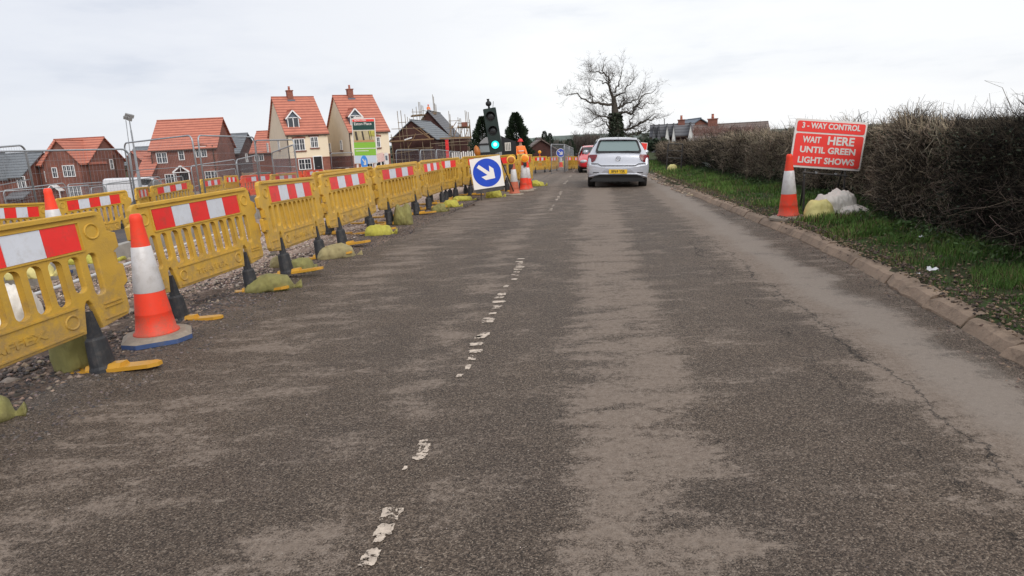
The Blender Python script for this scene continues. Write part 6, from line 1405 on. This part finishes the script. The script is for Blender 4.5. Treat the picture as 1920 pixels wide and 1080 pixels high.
for x, w_, m in ((-.33, .09, 'bark'), (-.05, .07, 'bark'), (.22, .03, 'bark'), (.30, .02, 'bark')):
    mb = MB(); mb.box((x * W_, -.040, H_ * (.5 - .385)), (w_ * W_, .006, H_ * .20), rot=(0, R(-8), 0)); mb.build('printed_trunk', M[m], pic)
mb = MB(); mb.box((-.02 * W_, -.039, H_ * (.5 - .50)), (.85 * W_, .005, H_ * .045)); mb.build('printed_path', mat('printed_path', (.50, .28, .12), .5), pic)
mb = MB(); mb.box((.33 * W_, -.0385, H_ * (.5 - .34)), (.24 * W_, .004, H_ * .13)); mb.build('printed_leaves', mat('printed_leaves', (.45, .42, .08), .5, var=.4, vscale=5), pic)
for txt, z, x, sz in (('NOW OPEN', .05, -.13, .125), ('Eaton Place', .125, -.03, .22)):
    me = text_mesh(txt, sz, M['signwhite'], .002, .003); me.transform(Matrix.Translation((x * W_, -.040, H_ * (.5 - z)))); link('lettering', me, parent=pb)
mb = MB(); mb.box((-.19 * W_, 0, H_ * .5 + .045), (.42 * W_, .045, .09)); mb.build('top_tab', M['signwhite'], e)
for sx in (-.38, .38): mb = MB(); mb.box((sx * W_, .06, -H_ / 2 - .5), (.10, .07, 1.6)); mb.build('post', M['signwhite'], e)
# small notices left and right of it
a = at(683, 304, 31.); e = empty('blue_arrow_sign', (a.x, a.y, g1(a.x, a.y)), R(72)); z_ = a.z - e.location.z; tag(e, 'blue round sign with a white arrow seen almost edge on, below the advertising board', 'road sign')
mb = MB(); disc(mb, (0, z_), .30, -.01, .01, 0); mb.build('blue_disc', M['boardsky'] if 'boardsky' in M else mat('sky_blue', (.05, .28, .80), .4), e)
mb = MB(); mb.prism([(x, z + z_) for x, z in arrow_poly(.27)], -.017, -.013); mb.build('arrow', M['signwhite'], e); mb = MB(); mb.tube([(0, .03, 0), (0, .03, z_)], .025, 6); mb.build('post', M['darksteel'], e)
a = at(714, 299, 33.); e = empty('notice_board', (a.x, a.y, g1(a.x, a.y)), R(10)); z_ = a.z - e.location.z; tag(e, 'small pink and white notice board right of the advertising board', 'notice board')
mb = MB(); mb.box((0, 0, z_ + .1), (.34, .02, .42), rot=(0, R(-8), 0)); mb.build('board', mat('pale_pink', (.70, .48, .44), .5, var=.2, vscale=20), e); mb = MB(); mb.box((0, .03, z_ / 2), (.06, .04, z_)); mb.build('post', M['signwhite'], e)
a = at(725, 298, 33.); e = empty('notice_sign', (a.x, a.y, g1(a.x, a.y)), R(-5)); z_ = a.z - e.location.z; tag(e, 'narrow white rounded notice at the corner of the cream house', 'notice board')
mb = MB(); mb.prism(rrect(-.10, z_ - .28, .10, z_ + .30, .09), -.012, .012); mb.build('board', M['signwhite'], e); mb = MB(); mb.box((0, -.018, z_ + .05), (.10, .006, .22)); mb.build('panel', M['lead'], e); mb = MB(); mb.box((0, .03, (z_ - .2) / 2), (.05, .04, z_ - .2)); mb.build('post', M['signwhite'], e)
def heap(u, v, Y, rx, ry, hz, m, label, seed, name='soil_heap', cat='heap'):
    a = at(u, v, Y); V = []; n, mm = 12, 28
    for i in range(n + 1):
        for j in range(mm):
            r_ = i / n; an = 2 * math.pi * j / mm; x, y = rx * r_ * math.cos(an), ry * r_ * math.sin(an)
            z = hz * (1 - r_ ** 1.6) * (1 + .35 * mnoise.noise(Vector((x * 1.2 + seed, y * 1.2, 0)))) + .06 * hz * mnoise.noise(Vector((x * 5, y * 5, seed)))
            V.append((x, y, z - .1))
    mb = MB(); mb.add(V, [(i * mm + j, (i + 1) * mm + j, (i + 1) * mm + (j + 1) % mm, i * mm + (j + 1) % mm) for i in range(n) for j in range(mm)]); o = mb.build(name, m, loc=(a.x, a.y, g1(a.x, a.y)), smooth=False); return tag(o, label, cat)
heap(300, 345, 42, 2.2, 1.5, 1.5, M['soil'], 'grey soil heap between the white van and the porch of the wide brick house', 1)
heap(648, 312, 42, 1.1, .9, 1.15, M['stone'] if False else mat('rubble', (.42, .36, .30), .9, var=.3, vscale=3, bump=.8), 'pale rubble heap in front of the cream house left of the board', 2, 'rubble_heap')
a = at(476, 324, 48); e = empty('wooden_crate', (a.x, a.y, g1(a.x, a.y))); tag(e, 'brown wooden crate by the dark wall left of the cream house', 'crate')
mb = MB()
for i in range(5): mb.box((0, 0, .15 + i * .26), (1.3, 1.0, .20))
mb.build('slats', M['wood'], e); mb = MB()
for x in (-.6, .6): mb.box((x, -.52, .68), (.12, .05, 1.35))
mb.build('battens', M['wood'], e)
a = at(494, 324, 47); e = empty('wheelie_bin', (a.x, a.y, g1(a.x, a.y))); tag(e, 'dark green wheeled bin against the brick base of the cream house', 'bin')
mb = MB(); mb.prism([(-.28, .08), (.28, .08), (.36, 1.15), (-.36, 1.15)], -.35, .35); mb.build('body', mat('bin_green', (.04, .07, .05), .6), e); mb = MB(); mb.prism([(-.40, 1.15), (.40, 1.15), (.36, 1.24), (-.34, 1.26)], -.38, .38); mb.build('lid', mat('bin_lid', (.10, .13, .11), .6), e)
mb = MB()
for sy in (-.3, .3): mb.lathe([(.03, -.03), (.11, -.03), (.11, .03), (.03, .03)], 12, M=Matrix.Translation((.3, sy, .11)) @ Matrix.Rotation(R(90), 4, 'X'))
mb.build('wheels', M['tyre'], e)

# ---------------------------------------------------------------- trees
def conifer(u, vt, vb, hwpx, Y, label, seed, n=5200, top_lean=0., shape=1.):
    t, b_ = at(u, vt, Y), at(u, vb, Y); H = t.z - b_.z; Rm = hwpx / F * Y; rg = np.random.default_rng(seed)
    e = empty('conifer', (t.x, t.y, b_.z - .5)); tag(e, label, 'tree', 'dark evergreen trees'); H += .5
    mb = MB(); mb.tube([(0, 0, 0), (0, 0, H * .5), (0, 0, H * .97)], [H * .03, H * .018, .02], 8); mb.build('trunk', M['bark'], e)
    q = rg.uniform(0.02, 1, n) ** .85; an = rg.uniform(0, 6.28, n); lay = .90 + .14 * np.sin(q * 30 + an * 2) ; R_ = Rm * (1 - q) ** shape * lay * (1 + .12 * np.sin(an * 3 + q * 7 + seed)) * rg.uniform(.1, 1.12, n) ** .5 + .06
    P_ = np.stack([R_ * np.cos(an), R_ * np.sin(an), H * .05 + q * H * .95 - R_ * .12], 1)
    D = np.stack([np.cos(an), np.sin(an), rg.uniform(-.1, .9, n)], 1); L = rg.uniform(.10, .34, n) * (H / 7); s_ = rg.normal(0, 1, (n, 3)); S_ = np.cross(D, s_); S_ /= np.linalg.norm(S_, axis=1, keepdims=True)
    w_ = (L * .22)[:, None]; V = np.stack([P_ - S_ * w_, P_ + D * L[:, None] * .4 - S_ * w_ * 1.2, P_ + D * L[:, None], P_ + S_ * w_], 1).reshape(-1, 3)
    c = np.array([.012, .026, .011])[None] * rg.uniform(.5, 1.7, (n, 1)) + np.array([.010, .018, .0])[None] * (rg.uniform(0, 1, (n, 1)) < .25)
    link('crown', np_mesh('crown', V, np.arange(n)[:, None] * 4 + np.arange(4)[None], M['leaf'], np.repeat(c, 4, 0)), parent=e)
conifer(903, 219, 300, 33, 62, 'dark pointed conifer behind the left side of the traffic light', 1, 12000, shape=.72)
conifer(966, 212, 302, 36, 60, 'broad dark conifer just right of the traffic light', 2, 14000, shape=.68)
conifer(1020.5, 246, 286, 13, 88, 'small pointed conifer, taller of a touching pair past the works', 3, 3500, shape=.7)
conifer(1031, 250, 287, 11, 86, 'small pointed conifer, shorter of a touching pair past the works', 4, 3000, shape=.7)
conifer(1068, 261, 294, 15, 78, 'round dark bush tree behind the far fence panels', 5, 3500, shape=.38)
conifer(1051, 264, 290, 7, 100, 'tiny dark bush between the far conifers', 6, 1500, shape=.5)

def bare_tree(name, label, limbs, trunk, rad, Y, seed, gens, n2, twl, col, ivy=None, px=True):
    """limbs: polylines in pixels at depth Y (with a depth spread); sub-branches grow off them"""
    rg = random.Random(seed); base = at(*trunk[0], Y); base.z = min(base.z, g1(base.x, base.y)); e = empty(name, base); tag(e, label, 'tree')
    def w(u, v, dy=0.): return at(u, v, Y + dy) - base
    mb = MB(); tp = [w(u, v) for u, v in trunk]; tp[0] = Vector((tp[1].x, 0, -.3)); mb.tube(tp, rad, 12); mb.build('trunk', M['bark'], e, True)
    big = MB(); segs = []
    for pts, r0, dy in limbs:
        n = len(pts); r0 *= .80; P_ = [w(u, v, dy * i / (n - 1)) for i, (u, v) in enumerate(pts)]
        Q = []
        for i in range(n - 1):
            for k in range(3): Q.append(P_[i].lerp(P_[i + 1], k / 3) + Vector((rg.gauss(0, .10), rg.gauss(0, .15), rg.gauss(0, .10))) * (i + k > 0))
        Q.append(P_[-1]); rs_ = [r0 * (1 - .86 * i / (len(Q) - 1)) for i in range(len(Q))]
        big.tube(Q, rs_, 6, cap=False)
        for i in range(1, len(Q)): segs.append((Q[i - 1], Q[i], rs_[i]))
    big.build('boughs', M['bark'], e, True)
    # twigs
    small = MB()
    def grow(p, d, r, L, g):
        m = 4; pts = [p]; q = p
        for i in range(m):
            d = (d + Vector((rg.gauss(0, .22), rg.gauss(0, .22), rg.gauss(.05, .20)))).normalized(); q = q + d * L / m; pts.append(q)
        small.tube(pts, [r * (1 - .75 * i / m) for i in range(m + 1)], 3 if g else 4, cap=False)
        if g > 0:
            for k in range(rg.choice((3, 4, 4))):
                i = rg.randint(1, m); dd = (d + Vector((rg.gauss(0, .75), rg.gauss(0, .75), rg.gauss(.1, .6)))).normalized(); grow(pts[i], dd, max(r * .6, .008), L * rg.uniform(.5, .8), g - 1)
    ctr = sum((s_[1] for s_ in segs), Vector()) / len(segs)
    for k in range(n2):
        a, b_, r = rg.choice(segs); p = a.lerp(b_, rg.random()); out = (p - Vector((tp[-1].x * .3, 0, ctr.z * .7))).normalized(); dirn = (b_ - a).normalized()
        d = (out * .5 + dirn * .5 + Vector((rg.gauss(0, .6), rg.gauss(0, .7), rg.gauss(.25, .5)))).normalized(); grow(p, d, max(.014, r * .30), twl * rg.uniform(.5, 1.2), gens)
    small.build('twigs', M['bark'], e)
    if ivy:
        n = ivy; V = []; rr_ = np.random.default_rng(seed); q = rr_.uniform(0, 1, n) ** 1.2; zs_ = np.array([p.z for p in tp]); xs_ = np.array([p.x for p in tp]); o_ = np.argsort(zs_); z = zs_.min() + q * (zs_.max() - zs_.min()) * .72; x = np.interp(z, zs_[o_], xs_[o_]); rd = np.interp(z, zs_[o_], np.array(rad)[o_])
        an = rr_.uniform(0, 6.28, n); R_ = (rd + .10) * rr_.uniform(.8, 1.35, n); v, f, c = leaves(np.stack([x + R_ * np.cos(an), R_ * np.sin(an), z], 1), rr_.uniform(.08, .2, n), tint((.028, .040, .020), n, .5))
        link('ivy', np_mesh('ivy', v, f, M['ivy'], c), parent=e)
    return e
Z = lambda L: [(1040 + x / 6, 100 + y / 6) for x, y in L]
limbs = [(Z([(690, 700), (672, 560), (655, 470), (600, 350), (570, 230), (545, 110)]), .30, 1), (Z([(655, 572), (560, 568), (450, 572), (380, 555), (320, 510), (240, 450), (130, 480)]), .22, -2), (Z([(560, 215), (480, 212), (400, 200), (360, 130)]), .09, 1),
         (Z([(590, 340), (520, 310), (440, 290), (360, 300)]), .08, 2), (Z([(440, 560), (430, 500), (400, 420), (380, 330)]), .08, -2), (Z([(710, 610), (760, 590), (820, 560), (900, 530), (960, 480), (1000, 330)]), .17, 2),
         (Z([(730, 660), (800, 655), (860, 690), (900, 610), (960, 520), (1060, 440), (1140, 400)]), .20, -1), (Z([(750, 870), (830, 850), (920, 810), (1020, 770), (1120, 720), (1200, 740)]), .22, 2), (Z([(770, 905), (860, 920), (930, 905), (980, 880), (970, 850), (1050, 860)]), .12, -2),
         (Z([(650, 740), (600, 710), (550, 710), (470, 700), (400, 650), (330, 610)]), .16, 1), (Z([(650, 860), (590, 800), (540, 730), (490, 690)]), .14, -2), (Z([(500, 700), (420, 760), (340, 800), (310, 780)]), .07, 2), (Z([(560, 800), (480, 830), (430, 840)]), .06, 0),
         (Z([(660, 440), (710, 370), (740, 290), (755, 210), (765, 150)]), .12, 1), (Z([(680, 490), (740, 460), (800, 400), (860, 330), (900, 270)]), .14, -2), (Z([(840, 830), (860, 740), (880, 660), (930, 560)]), .12, 1), (Z([(720, 610), (770, 520), (780, 490), (880, 530)]), .09, -1),
         (Z([(900, 610), (1000, 590), (1100, 560), (1150, 600)]), .08, 2), (Z([(600, 350), (640, 290), (660, 230), (680, 150)]), .07, -1), (Z([(940, 800), (1030, 720), (1150, 680), (1200, 700)]), .07, -2)]
bare_tree('oak_tree', 'large bare oak with an ivy clad trunk behind the silver hatchback', limbs, Z([(690, 1030), (690, 950), (690, 800), (682, 680), (672, 580), (660, 480)]), [.9, .62, .52, .42, .31, .22], 76, 5, 2, 360, 1.15, None, ivy=3600)
bare_tree('small_bare_tree', 'pale small bare tree just left of the oak trunk', [([(1134, 262), (1128, 254), (1122, 248)], .06, 0), ([(1134, 262), (1136, 252), (1138, 244)], .06, 1), ([(1135, 262), (1142, 254)], .05, 0)], [(1135, 285), (1135, 270), (1135, 260)], [.14, .1, .06], 95, 8, 2, 26, 1.0, None)
# brown leafless thicket beyond the cars
def thicket(name, label, u0, u1, vt, vb, Y0, Y1, n, col, rad, kind=None, cat='hedge', L=(.5, 1.6), dz=1.0):
    u = U(u0, u1, n); Y = U(Y0, Y1, n); P_ = np.array([at(a, vb + (vt - vb) * q, b) for a, b, q in zip(u, Y, U(0, .85, n) * (.85 + .3 * np.sin(u * .35)))])
    D = RNG.normal(0, .5, (n, 3)); D[:, 2] += dz; v, f, c = tubes(P_, D, U(*L, n), rad * U(.6, 1.3, n), U(.2, 1, n), tint(col, n, .4))
    b0 = P_.mean(0); b0[2] = g1(b0[0], b0[1]); o = link(name, np_mesh(name, v - b0, f, M['twig'], c), loc=b0); tag(o, label, cat if not kind else None, kind=kind); return o
thicket('thicket', 'tall brown leafless thicket behind the red car', 1080, 1122, 262, 298, 85, 105, 7000, (.10, .08, .068), .035, cat='thicket')
thicket('thicket', 'low grey leafless thicket behind the far fences', 1000, 1080, 270, 290, 110, 130, 4500, (.11, .10, .085), .04, cat='thicket')
# evergreen hedge on the right beyond the car
n = 9000; u = U(1196, 1252, n); Y = U(46, 50, n); P_ = np.array([at(a, 274 - (274 - 262) * q - 2 * math.sin(a * .4), b) for a, b, q in zip(u, Y, U(-.6, 1, n))]); b0 = P_.mean(0); b0[2] = g1(b0[0], b0[1]); v, f, c = leaves(P_ - b0, U(.06, .13, n), tint((.018, .032, .014), n, .5))
tag(link('evergreen_hedge', np_mesh('evergreen_hedge', v, f, M['leaf'], c), loc=b0), 'dark evergreen hedge just right of the silver hatchback roof', 'hedge')
# reddish shrubs on top of the hedge before the long roof
n = 1100; u = U(1300, 1425, n); P_ = np.array([at(a, 256 - 12 * q + (a - 1296) * -.01, 24 + 4 * random.random()) for a, q in zip(u, U(0, 1, n))]); D = RNG.normal(0, .5, (n, 3)); D[:, 2] += .7
b0 = P_.mean(0); b0[2] = g1(b0[0], b0[1]); v, f, c = tubes(P_, D, U(.1, .35, n), .006 * U(.6, 1.4, n), U(.3, 1, n), tint((.20, .11, .09), n, .5)); tag(link('red_shrub', np_mesh('red_shrub', v - b0, f, M['twig'], c), loc=b0), 'reddish bare shrub growing behind the hedge under the long brown roof', 'shrub')

# ---------------------------------------------------------------- far hills
def far_mat():
    m = mat('far_hills', (.10, .13, .11), 1., var=.35, vscale=.02); return m  # greyed green: distance haze is put into the base colour
hx_ = np.linspace(-2600, 2600, 240); V = []
for x in hx_:
    n_ = 6 * mnoise.noise(Vector((x * .004, 0, 0))) + 3 * mnoise.noise(Vector((x * .02, 3, 0)))
    n_ -= 14 * float(smooth(250, 700, x))
    for k, (y, z) in enumerate(((900, -6), (1150, 7 + n_), (1500, 9 + n_ * 1.3), (2200, 12 + n_ * 1.6), (3000, 5))): V.append((x, y + 40 * mnoise.noise(Vector((x * .003, k, 0))), z))
V = np.array(V); k = 5; a = (np.arange(239)[:, None] * k + np.arange(4)[None]).ravel()
tag(link('hills', np_mesh('hills', V, np.stack([a, a + k, a + k + 1, a + 1], 1), far_mat(), smooth=True)), kind='structure')
n = 4600; x = U(-520, 160, n); y = U(560, 760, n); P_ = np.stack([x, y, -4 + U(0, 1, n) ** 1.5 * (6 + 3 * np.sin(x * .06) + 2 * np.sin(x * .21))], 1); v, f, c = leaves(P_, U(1., 3.4, n), tint((.075, .085, .065), n, .4))
tag(link('distant_trees', np_mesh('distant_trees', v, f, M['leaf'], c)), kind='stuff')
